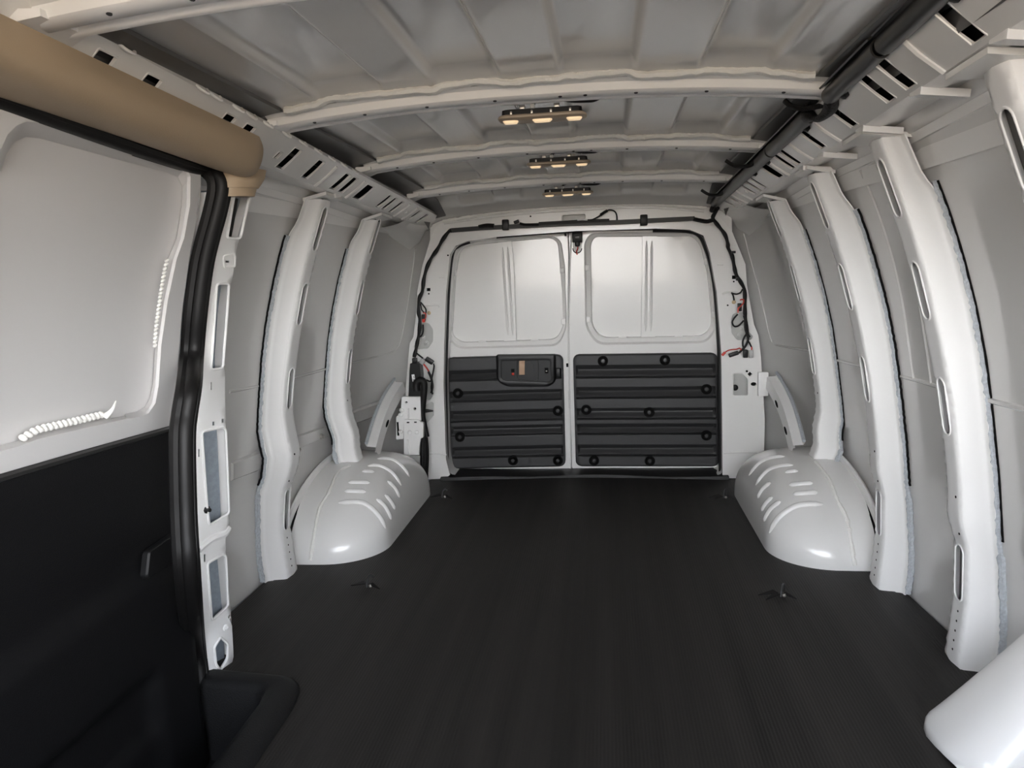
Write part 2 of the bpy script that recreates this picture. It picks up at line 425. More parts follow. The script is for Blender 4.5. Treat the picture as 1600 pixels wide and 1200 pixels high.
# ---- roof side rails with rectangular slots
def rail(side, y0, y1, slots, name, label):
    """slots: (y, width, t0, t1)"""
    t = thing(name, (side * .66, (y0 + y1) / 2, mid((y0 + y1) / 2)), label, 'roof rail')
    def mp(y, s):      # s: 0 top edge .. 1 lower crease
        a = railT(y); b = railL(y); bul = .004 * math.sin(math.pi * max(0, min(1, s)))
        return V((side * (a[0] + (b[0] - a[0]) * s - bul * .5), y, a[1] + (b[1] - a[1]) * s - bul * .6))
    holes = []
    for (yy, wd, s0, s1) in slots:
        holes.append(rpoly([(yy - wd / 2, s0), (yy + wd / 2, s0), (yy + wd / 2, s1), (yy - wd / 2, s1)], .012, 3))
    m = MB().sheet([(y0, 0), (y1, 0), (y1, 1), (y0, 1)], holes, mp, (side * .004, 0, .004), step=.06, grid=(.05, .2))
    # upper return flange, lower shelf to the skin and flange down the skin
    n = 50; r1 = []; r2 = []
    for i in range(n + 1):
        y = y0 + (y1 - y0) * i / n; a = mp(y, 0); b = mp(y, 1)
        r1.append([a, a + V((side * .004, 0, .010)), a + V((side * .03, 0, .016)), a + V((side * .07, 0, .012))])
        zs = b.z + .008
        sk = XS(y, zs)
        r2.append([b, V((side * (.70 + .25 * (sk - .70)), y, b.z - .004)), V((side * (sk - .020), y, zs - .004)), V((side * (sk - .010), y, zs - .012)), V((side * (XS(y, zs - .024) - .008), y, zs - .024)), V((side * (XS(y, zs - .0245) - .004), y, zs - .0245)), V((side * (XS(y, zs - .042) - .004), y, zs - .042)), V((side * (XS(y, zs - .042) + .006), y, zs - .044))])
    m.grid(r1); m.grid(r2)
    # back wall of the closed box section
    m.grid([[mp(y0 + (y1 - y0) * i / n, 0) + V((side * .07, 0, .012)), V((side * (XS(y0 + (y1 - y0) * i / n, 1.25) + .004), y0 + (y1 - y0) * i / n, 1.26)), V((side * (XS(y0 + (y1 - y0) * i / n, 1.2) + .006), y0 + (y1 - y0) * i / n, 1.17))] for i in range(n + 1)])
    obj('rail_channel', m, WHITE, t)
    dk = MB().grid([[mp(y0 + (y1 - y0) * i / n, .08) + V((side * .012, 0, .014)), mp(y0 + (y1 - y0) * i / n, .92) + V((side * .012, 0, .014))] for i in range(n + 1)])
    obj('opening_backing', dk, GAP, t)  # dark sheet stands in for the shade behind the rail slots
    for h in holes:
        d3 = [mp(a, b) for a, b in h]
        obj('slot_lip', MB().tube(d3, .0022, 5, closed=True), WHITE, t)
    return t, mp
ys_L = [1.16, 1.285, 1.555, 1.644, 1.90, 2.06, 2.275, 2.345, 2.50, 2.73, 2.80, 2.895, 3.175, 3.30, 3.54]
def slotset(ysl): return [(y, (.046 if y < 2.6 else .040) if abs(y - 2.5) > .05 else .078, .17, .90) for y in ysl]
railLo, mpL = rail(-1, .75, 3.56, slotset(ys_L) + [(1.838, .022, .45, .68), (3.05, .01, .5, .62)], 'roof_rail', 'white stamped roof rail with dark slots along the left wall top')
ys_R = [1.00, 1.235, 1.482, 1.576, 1.792, 2.03, 2.265, 2.335, 2.50, 2.725, 2.80, 2.89, 3.18, 3.29, 3.54]
railRo, mpR = rail(1, .55, 3.56, slotset(ys_R) + [(1.70, .02, .2, .3), (2.93, .01, .5, .62)], 'roof_rail', 'white stamped roof rail with dark slots along the right wall top')
# pressed stiffening swellings between slots
for t, mp, side, yy in ((railLo, mpL, -1, (2.16, 2.42, 2.98, 3.10)), (railRo, mpR, 1, (1.37, 1.92, 2.16, 2.42, 3.0, 3.1))):
    for y in yy:
        obj('rail_swage', MB().tube([mp(y, .12), mp(y, .5), mp(y, 1.0)], .006, 6), WHITE, t)
for t, side, yy in ((railLo, -1, (2.33,)), (railRo, 1, (1.17, 1.459, 1.76, 2.06, 2.26))):
    for y in yy:
        z = railL(y)[1]
        p0 = V((side * .688, y, z + .001)); p1 = V((side * .772, y + .004, z - .008))
        dn = V((0, .003, -.013)); bk = V((0, .05, .004))
        obj('gusset_lip', MB().loft([[p0, p0 + dn, p0 + dn * .8 + bk, p0 + bk], [p1, p1 + dn, p1 + dn * .8 + bk, p1 + bk]]), WHITE2, t)
for t, side in ((railLo, -1), (railRo, 1)):
    rws = []
    for i in range(15):
        y = 3.16 + .375 * i / 14; f = (i / 14) ** 1.6; z = railL(y)[1]
        rws.append([V((side * (.686 - .03 * f), y, z + .02 * (1 - f) + .01)), V((side * .694, y, z - .002 - .012 * f)), V((side * .725, y, z - .014 - .05 * f)), V((side * .752, y, z - .02 - .06 * f)), V((side * (XS(y, z - .1) - .004), y, z - .03 - .065 * f))])
    obj('corner_gusset', MB().grid(rws), WHITE, t)
# curled tabs along the top edge of the left rail
for i, y in enumerate((1.19, 1.42, 1.47, 1.56, 1.62, 1.70, 1.80, 1.9, 2.0, 2.1, 2.2, 2.3)):
    p = mpL(y, -.02)
    obj('curled_tab', MB().tube(smooth([p + V((-.004, -.02, .004)), p + V((.004, -.012, -.004)), p + V((.007, 0, -.007)), p + V((.004, .012, -.003)), p + V((-.004, .02, .005))], 3), .0030, 6), WHITE2, railLo)
# black round clips on the right rail
for y in (1.18, 1.68, 1.975, 2.42, 2.62):
    p = mpR(y, .12)
    obj('rail_clip', MB().lathe([(.018, 0), (.018, .008), (.010, .012)], p, (-.7, 0, -.7), 12), DARK, railRo)

# ---- roof bows
def bow(y0, idx, seal=True):
    lab = ['white roof bow at the top edge of the view, nearest', 'white roof bow just in front of the nearest dome lamp', 'white roof bow in front of the middle dome lamp', 'white roof bow in front of the farthest dome lamp'][idx]
    t = thing('roof_bow', (0, y0, 1.33), lab, 'roof bow', 'roof bows across the ceiling')
    prof = [(-.020, .026), (-.006, .020), (-.002, .004), (.004, .0), (.030, -.002), (.036, .002), (.042, .010), (.056, .010), (.060, .002), (.064, .0), (.074, .001), (.078, .026)]
    rr = []
    for i in range(61):
        x = -.625 + 1.25 * i / 60
        e = 1 - .9 * sstep(.585, .625, abs(x))
        rr.append([V((x, y0 + dy, crown(x, y0) + dz)) for dy, dz in prof])
    obj('bow_channel', MB().loft(rr), WHITE2, t)
    for sd in (-1, 1):   # end gusset
        p = V((sd * .60, y0 + .03, crown(.60, y0)))
        obj('end_gusset', MB().loft([[p + V((sd * .0, -.045, .012)), p + V((0, .05, .012)), p + V((0, .05, .004)), p + V((0, -.045, .002))],
                                     [p + V((sd * .045, -.06, .010)), p + V((sd * .045, .06, .010)), p + V((sd * .045, .06, -.010)), p + V((sd * .045, -.06, -.010))]]), WHITE2, t)
    if seal:
        pts = []
        for i in range(160):
            x = -.57 + 1.14 * i / 159
            wob = .002 * math.sin(x * 40 + idx) + .001 * math.sin(x * 97 + 2 * idx) + .006 * swage(x, y0 - .10) / .02
            pts.append(V((x, y0 - .030, crown(x, y0) + .0235 + wob)))
        random.seed(idx)
        rad = [.0095 + random.uniform(-.0010, .0012) for _ in pts]
        obj('sealant_bead', MB().tube(pts, rad, 8, flat=1.6, up=(0, 0, 1)), SEAL, t)
    for x in (-.52, -.40, -.255, -.10, .045, .10, .21, .36, .52):
        p = V((x, y0 + .012, crown(x, y0) - .001))
        obj('bow_hole', MB().lathe([(.0042, -.001), (.0042, .0008)], p, (0, -.3, -1), 8), DKSTEEL, t)
    for x in (-.46, -.3, .3, .46):
        p = V((x, y0 + .049, crown(x, y0) + .0095))
        obj('bow_slot', MB().box(p, (.016, .005, .001)), GAP, t)
    return t
for i, y in enumerate(BOWS): bow(y, i, i > 0)

# ---- dome lamps
def lamp(y, xc, idx):
    zc = crown(xc, y) - .028 + (0, .0, .0)[idx]
    t = thing('dome_lamp', (xc, y, zc), 'beige dome lamp with three lit lenses, ' + ('nearest and largest in view', 'middle one of the row', 'farthest and smallest in view')[idx], 'lamp', 'dome lamps along the roof centre')
    def rr(hx, hy, r): return rpoly([(-hx, -hy), (hx, -hy), (hx, hy), (-hx, hy)], r, 5)
    ring = lambda hx, hy, r, z: [V((xc + a, y + b, zc + z)) for a, b in rr(hx, hy, r)]
    obj('bezel', MB().loft([ring(.096, .030, .022, -.002), ring(.102, .036, .026, .001), ring(.103, .037, .027, .005), ring(.100, .034, .025, .008)]), LAMPB, t)
    hb = obj('housing', MB().loft([ring(.093, .028, .01, .007), ring(.092, .027, .01, .0195), ring(.088, .023, .01, .0215)]), DARK, t)
    for x in (-.07, -.022, .022, .066):
        obj('housing_notch', MB().box((xc + x, y - .0285, zc + .0125), (.005, .003, .008), bev=.0008), STEEL, hb)
    for x, hx in ((-.074, .018), (0, .023), (.074, .018)):
        obj('lens', MB().loft([[V((xc + x + a, y - .006 + b, zc - .002)) for a, b in rpoly([(-hx, -.014), (hx, -.014), (hx, .014), (-hx, .014)], .009, 4)],
                               [V((xc + x + a * .8, y - .006 + b * .8, zc - .0065)) for a, b in rpoly([(-hx, -.014), (hx, -.014), (hx, .014), (-hx, .014)], .009, 4)]]), LENS, t)
    for x in (-.045, .035):
        obj('spring_clip', MB().box((xc + x, y - .012, zc + .0255), (.013, .012, .010), bev=.002), STEEL, t)
    obj('plug', MB().box((xc - .02, y - .027, zc + .0245), (.011, .012, .010), bev=.002), CLEAR, t)
    c = [V((xc - .022, y - .026, zc + .024)), V((xc - .012, y - .024, zc + .036)), V((xc + .01, y - .02, zc + .042)), V((xc + .045, y - .016, zc + .039)), V((xc + .075, y - .016, zc + .033)), V((xc + .115, y - .012, zc + .032)), V((xc + .135, y - .01, zc + .036))]
    obj('cable', MB().tube(smooth(c, 5), lambda s: .0045 if s < .85 else .0045 * (1.05 - s) * 5, 7), TAPE, t)
lamp(1.835, -.002, 0); lamp(2.515, -.006, 1); lamp(3.145, -.008, 2)

# ---- body ribs (hat-section posts)
SLOTZ = [(1.205, 1.072), (.972, .838), (.702, .566), (.296, .156)]
def rib(side, yF, ztop, zbot, label, group, slots, xoff=None, endpts=None):
    t = thing('body_rib', (side * XI(yF, zbot), yF, zbot), label, 'body rib', group)
    wI = .085
    N = 64
    def X(y, z):
        return XI(yF, z) if endpts is None else XI(yF, z) - interp(z, endpts)
    def width(z): return wI * (1 if z < 1.15 else 1 - (z - 1.15) * .6)
    def mp(a, z):       # inboard face, a 0..1 front to rear
        rnd = .006 * ((1 - min(1, a / .12)) ** 2 + (1 - min(1, (1 - a) / .12)) ** 2)
        return V((side * (X(yF, z) + rnd), yF + a * width(z), z))
    holes = []
    for k in slots:
        z1, z0 = SLOTZ[k]
        hw = .24; r_ = .030; zc0, zc1 = z0 + .018, z1 - .018
        o = []
        for q in range(9): a = math.pi * q / 8; o.append((.52 + hw * math.cos(a), zc1 + .018 * math.sin(a)))
        for q in range(9): a = math.pi + math.pi * q / 8; o.append((.52 + hw * math.cos(a), zc0 + .018 * math.sin(a)))
        holes.append(o)
    m = MB()
    # CDT in a stretched domain (a scaled to metres)
    sc = .085
    hol = [[(a * sc, z) for a, z in h] for h in holes]
    m.sheet([(0, zbot), (sc, zbot), (sc, ztop), (0, ztop)], hol, lambda a, z: mp(a / sc, z), (side * .003, 0, 0), step=.03, grid=(.012, .03))
    fr = []; bk = []
    for i in range(N + 1):
        z = zbot + (ztop - zbot) * i / N
        xi = X(yF, z); xo = min(XS(yF, z) - .012, xi + .062); xw = XS(yF, z) - .006
        xo = xi + (xo - xi) * (1 - .27 * sstep(1.11, 1.17, z))
        p0 = V((side * (xi + .006), yF, z)); dpt = xo - xi
        fr.append([V((side * (xi + .006), yF + .001, z)), V((side * (xi + .011), yF - .003, z)), V((side * (xi + dpt * .72), yF - .010, z)), V((side * (xi + dpt * .76), yF - .015, z)), V((side * (xi + dpt * .92), yF - .018, z)),
                   V((side * (xo), yF - .022, z)), V((side * (xo + .002), yF - .034, z)), V((side * (xo + .006), yF - .034, z)), V((side * (xo + .006), yF + .0, z))])
        yb = yF + width(z)
        bk.append([V((side * (xi + .006), yb, z)), V((side * (xi + .012), yb + .004, z)), V((side * xo, yb + .012, z)), V((side * (xo + .004), yb + .034, z))])
    m.grid(fr); m.grid(bk)
    ch = obj('rib_channel', m, WHITE2, t, sharp=60)
    for h in holes:
        obj('slot_lip', MB().tube([mp(a, z) for a, z in h], .0026, 6, closed=True), WHITE2, t)
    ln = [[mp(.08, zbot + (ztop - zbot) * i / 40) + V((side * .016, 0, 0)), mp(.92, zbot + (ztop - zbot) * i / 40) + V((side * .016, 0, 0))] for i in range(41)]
    obj('opening_backing', MB().grid(ln), SLOTIN, t)  # grey sheet carries the shade inside the rib slots in its colour
    # foam sealing bead between the flange and the skin
    random.seed(int(yF * 100) + side)
    pts = []; rad = []
    z = zbot + .01
    while z < ztop - .10:
        xi = X(yF, z); xo = min(XS(yF, z) - .012, xi + .062)
        pts.append(V((side * (min(XS(yF, z) - .004, xo + .010) + random.uniform(-.001, .001)), yF - .033 - (.004 if z < .3 else 0), z)))
        rad.append((.0088 if z < .30 else .0062) + random.uniform(-.0017, .0017)); z += .008
    obj('sealing_bead', MB().tube(pts, rad, 7), FOAM, t)
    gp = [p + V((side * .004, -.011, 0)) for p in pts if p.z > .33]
    if gp: obj('bead_shadow_gap', MB().tube(gp, .0035, 5), GAP, t)  # black tube stands in for the shadow gap beside the bead
    # small holes low on the inboard face
    for z in (.11, .085, .06, .035, .012):
        if z > zbot + .005:
            obj('rivet_hole', MB().lathe([(.003, -.001), (.003, .0006)], mp(.45, z + .02), (-side, 0, 0), 8), GAP, t)
    for z in ((.42, .33) if zbot < .1 else (.5,)):
        obj('rivet_hole', MB().lathe([(.0032, -.001), (.0032, .001)], mp(.3, z), (-side, 0, 0), 8), GAP, t)
    # torn locating tabs at the top
    for a in (.25, .8):
        obj('top_tab', MB().box(mp(a, ztop) + V((side * .012, 0, .002)), (.010, .014, .012), bev=.002), GAP, t)
    # gusset shelf joining the rail
    yy = yF + .04; b = railL(yy)
    gs = MB()
    top = [V((side * (b[0] + .004), yF - .03, railL(yF - .03)[1] - .002)), V((side * (b[0] + .004), yF + .11, railL(yF + .11)[1] - .002)), V((side * (XS(yy, 1.2) - .02), yF + .10, ztop + .004)), V((side * (XS(yy, 1.2) - .02), yF - .02, ztop + .004))]
    gs.loft([[p for p in top], [p + V((0, 0, -.010)) for p in top]])
    obj('rib_gusset', gs, WHITE, t)
    return t, mp
rib(1, 1.268, 1.266, -.003, 'white body rib at the right edge of the view, mostly cut off by the frame', 'body ribs of the right wall', (0, 1, 2, 3))
rib(1, 1.816, 1.245, -.003, 'tall white body rib nearest the camera on the right wall', 'body ribs of the right wall', (0, 1, 2, 3))
rib(1, 2.274, 1.225, -.003, 'white body rib just in front of the right wheel arch', 'body ribs of the right wall', (0, 1, 2, 3))
rib(1, 2.862, 1.200, .205, 'white body rib standing on top of the right wheel arch', 'body ribs of the right wall', (0, 1, 2), endpts=[(1.2, 0), (.44, 0), (.30, .03), (.20, .07)])
rib(-1, 2.293, 1.225, -.003, 'white body rib just in front of the left wheel arch', 'body ribs of the left wall', (0, 1, 2, 3), endpts=[(1.2, 0), (.56, 0), (.50, .012), (.42, .032), (.36, .022), (.30, .012), (.2, 0)])
rib(-1, 2.868, 1.200, .205, 'white body rib standing on top of the left wheel arch', 'body ribs of the left wall', (0, 1, 2), endpts=[(1.2, 0), (.56, 0), (.44, .02), (.33, .055), (.20, .09)])

# ---- wheel arches
Y0, AA, HH, XIN = 2.925, .505, .262, .668
def arch_pt(side, th, s):
    # th 0 front .. pi rear ; s 0 outer .. 1 floor at the inner side
    y = Y0 - AA * math.cos(th); q = abs(y - Y0) / AA
    Z = HH * max(0, (1 - q ** 2.2)) ** .5
    dq = max(0, abs(y - Y0) - (AA - .20)) / .20
    xin = XIN + .20 * (1 - math.sqrt(max(0, 1 - min(1, dq) ** 2))) + .0
    r = min(.16, Z * .9 + .01)
    if s < .45:
        f = s / .45; xo = XS(y, Z * .9) + .005
        x = xo + (xin + r - xo) * f; z = Z * (1 - .05 * f ** 2)
    else:
        a = (s - .45) / .55 * math.pi / 2
        x = xin + r * (1 - math.sin(a) ** 1.0) ; z = Z * .95 * math.cos(a) ** .75
        x = xin + r * (1 - math.sin(a)) ** 1.0
    return V((side * x, y, z))
def arch(side, label, ridges, seam, lipx):
    t = thing('wheel_arch', (side * .84, Y0, 0), label, 'wheel arch', 'rear wheel arches')
    rows = [[arch_pt(side, math.pi * i / 60, j / 40) for j in range(41)] for i in range(61)]
    m = MB().grid(rows)
    bv = BVHTree.FromPolygons([tuple(p) for p in m.v], m.f)
    obj('arch_shell', m, WHITE, t, sharp=80)
    def hit(u, v, d=0):
        r = ray(u, v).normalized(); h = bv.ray_cast(CAM, r)
        if h[0] is None: h = bv.find_nearest(at(u, v, y=2.9))
        n = h[1]
        if n.dot(r) > 0: n = -n
        return h[0] - n * d
    for px in ridges:
        pts = resample(smooth([V((u, v, 0)) for u, v in px], 4), 4)
        p3 = [hit(p.x, p.y, .002) for p in pts]; n = len(p3)
        obj('pressed_ridge', MB().tube(p3, lambda s: .0112 * min(1, .45 + 5 * min(s, 1 - s)), 10), WHITE, t)
    pts = resample(smooth([V((u, v, 0)) for u, v in seam], 4), 3)
    random.seed(3)
    p3 = [hit(p.x, p.y, .002) for p in pts]
    obj('seam_sealant', MB().tube(p3, [.007 + random.uniform(-.002, .002) for _ in p3], 7), SEAL, t)
    # outer lip against the skin
    lp = []
    for i in range(41):
        th = math.pi * (i / 40)
        yy = 2.905 - .505 * math.cos(th); zz = .262 * math.sin(th) ** .9 + .0
        lp.append(V((side * (XS(yy, zz) - .018), yy, zz)))
    obj('arch_lip', MB().tube(lp, .010, 8, flat=1.8, up=(side, 0, 0)), WHITE2, t)
    gp = [p + V((side * -.006, .016 if i < 20 else -.016, -.012)) for i, p in enumerate(lp)]
    obj('lip_gap', MB().tube(gp, .009, 6), GAP, t)
    # wrinkles at the foot
    wr = []
    base = (510, 530, 545, 575, 590) if side < 0 else (1243, 1252, 1262, 1274, 1288)
    return t
def sc(pts, ox, oy, k): return [(ox + a / k, oy + b / k) for a, b in pts]
RL = [[(670, 483), (740, 485), (800, 520), (845, 580)], [(615, 523), (680, 522), (750, 560), (800, 628)], [(585, 553), (650, 553)], [(510, 613), (625, 613)], [(490, 660), (605, 663)],
      [(455, 725), (560, 720), (620, 740), (680, 800), (715, 865)], [(725, 605), (765, 645), (790, 695)], [(710, 680), (740, 715), (765, 760)], [(665, 705), (710, 745), (745, 815)]]
arch(-1, 'white stamped wheel arch on the left side of the floor', [sc(r, 400, 580, 3.529) for r in RL], sc([(520, 520), (450, 560), (400, 670), (350, 760), (320, 900), (300, 1040)], 400, 580, 3.529), 0)
RR = [[(235, 540), (290, 480), (350, 452), (420, 445)], [(270, 590), (330, 520), (400, 493), (465, 490)], [(425, 525), (490, 520)], [(445, 592), (565, 582)], [(465, 640), (590, 630)],
      [(340, 840), (390, 760), (470, 705), (540, 692), (620, 692)], [(280, 660), (310, 610), (350, 580)], [(300, 725), (330, 680), (360, 655)], [(312, 780), (350, 715), (400, 678)]]
arch(1, 'white stamped wheel arch on the right side of the floor', [sc(r, 1100, 580, 3.333) for r in RR], sc([(580, 470), (650, 560), (700, 680), (745, 770), (765, 880), (785, 1010)], 1100, 580, 3.333), 0)

# ---- rear frame (D-pillars and header) round the door opening
YR, YD = 3.52, 3.66
OPEN = [(703, 742), (697, 718), (693, 600), (694, 540), (697, 456), (703, 398), (712, 384), (730, 377), (777, 370), (900, 361), (1026, 357), (1078, 359), (1099, 368), (1109, 396), (1120, 456), (1127, 550), (1128, 626), (1129, 742)]
FRM = [(636, 750), (634, 606), (638, 560), (640, 536), (646, 527), (652, 473), (652, 455), (660, 415), (672, 375), (680, 355), (698, 344), (752, 336), (827, 328), (902, 323), (1005, 319), (1101, 325), (1118, 333), (1130, 345), (1144, 362), (1165, 413), (1167, 445), (1178, 507), (1185, 523), (1189, 558), (1193, 622), (1195, 654), (1194, 701), (1192, 748), (1131, 748)] + OPEN[::-1] + [(695, 748)]
accR = rpoly(sc([(300, 560), (322, 470), (400, 440), (500, 440), (512, 640), (560, 730), (618, 790), (590, 842), (380, 842), (303, 740)], 1110, 440, 9.23), 2.5, 3)
accL = rpoly(sc([(215, 482), (300, 485), (350, 560), (350, 700), (290, 788), (140, 795), (120, 755), (195, 690)], 630, 440, 7.5), 3, 3)
winR = rpoly(sc([(137, 237), (215, 237), (266, 282), (266, 425), (137, 424)], 1120, 540, 5.457), 3, 3)
winL = rpoly([(664, 593), (677, 599), (677, 619), (673, 625), (664, 625)], 2, 3)
hdrH = rpoly([(878.5, 336), (914.5, 334), (915, 351), (878.5, 352.5)], 2, 3)
diaR = sc([(282, 222), (303, 243), (282, 264), (262, 243)], 1120, 540, 5.457)
ovR = [(1120 + (314 + 25 * math.cos(a)) / 5.457, 540 + (328 + 16 * math.sin(a)) / 5.457) for a in [2 * math.pi * i / 12 for i in range(12)]]
sqL = [(666.5, 450), (672.5, 450), (672.5, 455), (666.5, 455)]; sqR = sc([(1266, 578), (1298, 578), (1298, 605), (1266, 605)], 880, 310, 4.8)
holesF = [accR, accL, winR, winL, hdrH, diaR, ovR, sqL, sqR]
m = MB().sheet(FRM, holesF, lambda u, v: at(u, v, y=YR), (0, .012, 0), step=20, grid=30)
op3 = [at(u, v, y=YR) for u, v in rpoly(OPEN, 8, 3)]
m.loft([op3, [p + V((0, .20, 0)) for p in op3]], closed=False, cap=False)
edge = [at(u, v, y=YR) for u, v in FRM[:28]]
m.loft([edge, [p + V((0, .03, 0)) for p in edge]], closed=False, cap=False)
hd = [at(u, v, y=YR) for u, v in FRM[8:19]]
m.loft([[p + V((0, .004, -.002)) for p in hd], [p + V((0, .02, .10)) for p in hd], [p + V((0, .16, .10)) for p in hd]], closed=False, cap=False)
# outer closing wall behind the frame
m.sheet([(-1.05, -.02), (1.05, -.02), (1.05, 1.0), (.80, 1.36), (-.80, 1.36), (-1.05, 1.0)], [rpoly([(-.69, -.01), (.70, -.01), (.70, .7), (.60, 1.19), (-.60, 1.19), (-.69, .7)], .1, 4)], lambda x, z: (x, 3.675, z), (0, .01, 0), step=.2)
m.sheet([(-1.1, -.32), (1.1, -.32), (1.1, 1.45), (-1.1, 1.45)], [], lambda x, z: (x, 3.80, z), (0, .01, 0))  # added plate blocks daylight leaking through the door gaps
wrear = obj('wall_rear', m, WHITE, kind='structure', label='white rear body frame around the double doors')
def ringlip(h, r=.003, y=YR, mtl=WHITE, par=None, name='opening_lip'):
    return obj(name, MB().tube([at(u, v, y=y) for u, v in h], r, 6, closed=True), mtl, par if par else wrear)
for h in (winR, winL, hdrH): ringlip(h)
def backplate(h, d, mtl, name, grow=1.15):
    cx = sum(p[0] for p in h) / len(h); cy = sum(p[1] for p in h) / len(h)
    hh = [(cx + (p[0] - cx) * grow, cy + (p[1] - cy) * grow) for p in h]
    return obj(name, MB().sheet(hh, [], lambda u, v: at(u, v, y=YR) + V((0, d, 0)), (0, .004, 0)), mtl, wrear)
PG = mat('grey_primer_panel', (.50, .50, .48), .3)
backplate(accR, .030, PG, 'access_recess'); backplate(accL, .030, PG, 'access_recess')
backplate(winR, .05, PG, 'access_recess', 1.4); backplate(winL, .05, PG, 'access_recess', 1.3)
backplate(hdrH, .03, PG, 'header_recess', 1.2)
for h in (diaR, ovR, sqL, sqR): backplate(h, .02, GAP, 'hole_backing', 1.5)
for px in (sc([(230, 655), (272, 725), (175, 738)], 630, 440, 7.5) + sc([(465, 680), (425, 780), (578, 790)], 1110, 440, 9.23)):
    p = at(px[0], px[1], y=YR + .028)
    obj('frame_bolt', MB().lathe([(.013, -.002), (.013, .004), (.008, .005), (.008, .012), (.004, .014)], p, (0, -1, 0), 10), PG, wrear)
for u, v in ((1167, 580),):
    obj('frame_dot', MB().lathe([(.005, 0), (.005, .002)], at(u, v, y=YR - .001), (0, -1, 0), 8), GAP, wrear)
p = at(1148.5, 605.5, y=YR + .048); obj('rubber_bung', MB().lathe([(.014, 0), (.014, .006), (.010, .009)], p, (0, -1, 0), 12), DARK, wrear)
for u, v in ((670, 459), (1146.5, 440), (1137, 477), (829, 338), (700, 399)):
    obj('frame_dot', MB().lathe([(.004, 0), (.004, .0015)], at(u, v, y=YR - .0006), (0, -1, 0), 8), GAP, wrear)
for u, v in ((670.5, 489), (1146.5, 472)):
    obj('ground_stud', MB().lathe([(.009, 0), (.009, .003), (.006, .004), (.006, .009)], at(u, v, y=YR), (0, -1, 0), 12), mat('brass_nut', (.45, .36, .22), .4, metal=.7), wrear)
# raised steps on the pillars
for px in ([(655, 477), (668, 477), (684, 477), (687, 480)], [(1129, 460), (1134, 457), (1150, 456), (1158, 459)], [(1121, 413), (1130, 413)], [(686, 433), (694, 433)], [(1131, 708), (1150, 707), (1180, 707), (1192, 712)], [(670, 709), (688, 709), (698, 711)]):
    obj('pillar_swage', MB().tube(smooth([at(u, v, y=YR) for u, v in px], 3), .004, 6), WHITE, wrear)
obj('header_swage', MB().tube(smooth([at(u, v, y=YR) for u, v in ((694, 349), (752, 341), (827, 333), (902, 328), (1005, 324), (1100, 330))], 5), .005, 6), WHITE, wrear)
# sealing bead header to roof
hp = resample(smooth([at(u, v, y=YR - .01) for u, v in ((692, 346), (752, 336), (827, 328), (902, 323), (1005, 319), (1104, 325))], 5), .012)
random.seed(5)
obj('sealant_bead', MB().tube(hp, [.007 + random.uniform(-.002, .002) for _ in hp], 7), SEAL, wrear)
# door seal
sp3 = smooth([at(u, v, y=YR + .05) for u, v in [(703, 738), (698, 718), (695.5, 600), (697, 540), (700, 456), (706, 398), (716, 384), (734, 377)]], 5)
obj('rubber_door_seal', MB().tube(sp3, .011, 8), RUBBER, label='black rubber weather seal down the left edge of the rear doors', cat='seal', group=None)
sp3 = smooth([at(u, v, y=YR + .05) for u, v in [(1020, 359.5), (1072, 360.5), (1093, 368), (1104, 390), (1110, 410), (1118, 456), (1124.5, 550), (1125, 626), (1126.5, 738)]], 5)
obj('rubber_door_seal', MB().tube(sp3, .011, 8), RUBBER, label='black rubber weather seal down the right edge of the rear doors', cat='seal')

# ---- rear doors
def pd(u, v, d=0): return at(u, v, y=YD) + V((0, d, 0))
WIN_L = rpoly(sc([(400, 1030), (430, 560), (462, 385), (520, 350), (1150, 292), (1205, 330), (1238, 700), (1248, 960), (1195, 1060), (470, 1085)], 620, 310, 4.8), [10, 2, 8, 12, 12, 8, 2, 10, 14, 14], 5)
WIN_R = rpoly(sc([(205, 340), (235, 285), (985, 280), (1040, 350), (1090, 560), (1122, 880), (1122, 960), (1060, 1035), (290, 1048), (215, 960)], 880, 310, 4.8), [10, 12, 12, 10, 4, 4, 10, 14, 14, 12], 5)
OUT_L = rpoly(sc([(375, 1040), (400, 560), (430, 370), (500, 325), (1165, 272), (1235, 320), (1262, 500), (1275, 970), (1215, 1110), (455, 1130)], 620, 310, 4.8), [10, 2, 8, 12, 12, 8, 2, 10, 14, 14], 5)
OUT_R = rpoly(sc([(155, 330), (205, 258), (1000, 250), (1065, 335), (1115, 560), (1150, 880), (1150, 975), (1080, 1085), (250, 1100), (165, 970)], 880, 310, 4.8), [10, 12, 12, 10, 4, 4, 10, 14, 14, 12], 5)
DO_L = [(703, 736), (699, 718), (696, 600), (696, 540), (699, 456), (706, 397), (716, 384), (735, 377), (777, 371), (887, 362.5), (888, 400), (887, 520), (888.5, 603), (891, 735)]
DO_R = [(889, 362.5), (1026, 359), (1074, 360), (1096, 368), (1106, 396), (1118, 456), (1125, 550), (1126, 626), (1127, 733), (894, 735), (891, 603), (889.5, 520), (890, 400)]
def ctr(h): return (sum(p[0] for p in h) / len(h), sum(p[1] for p in h) / len(h))
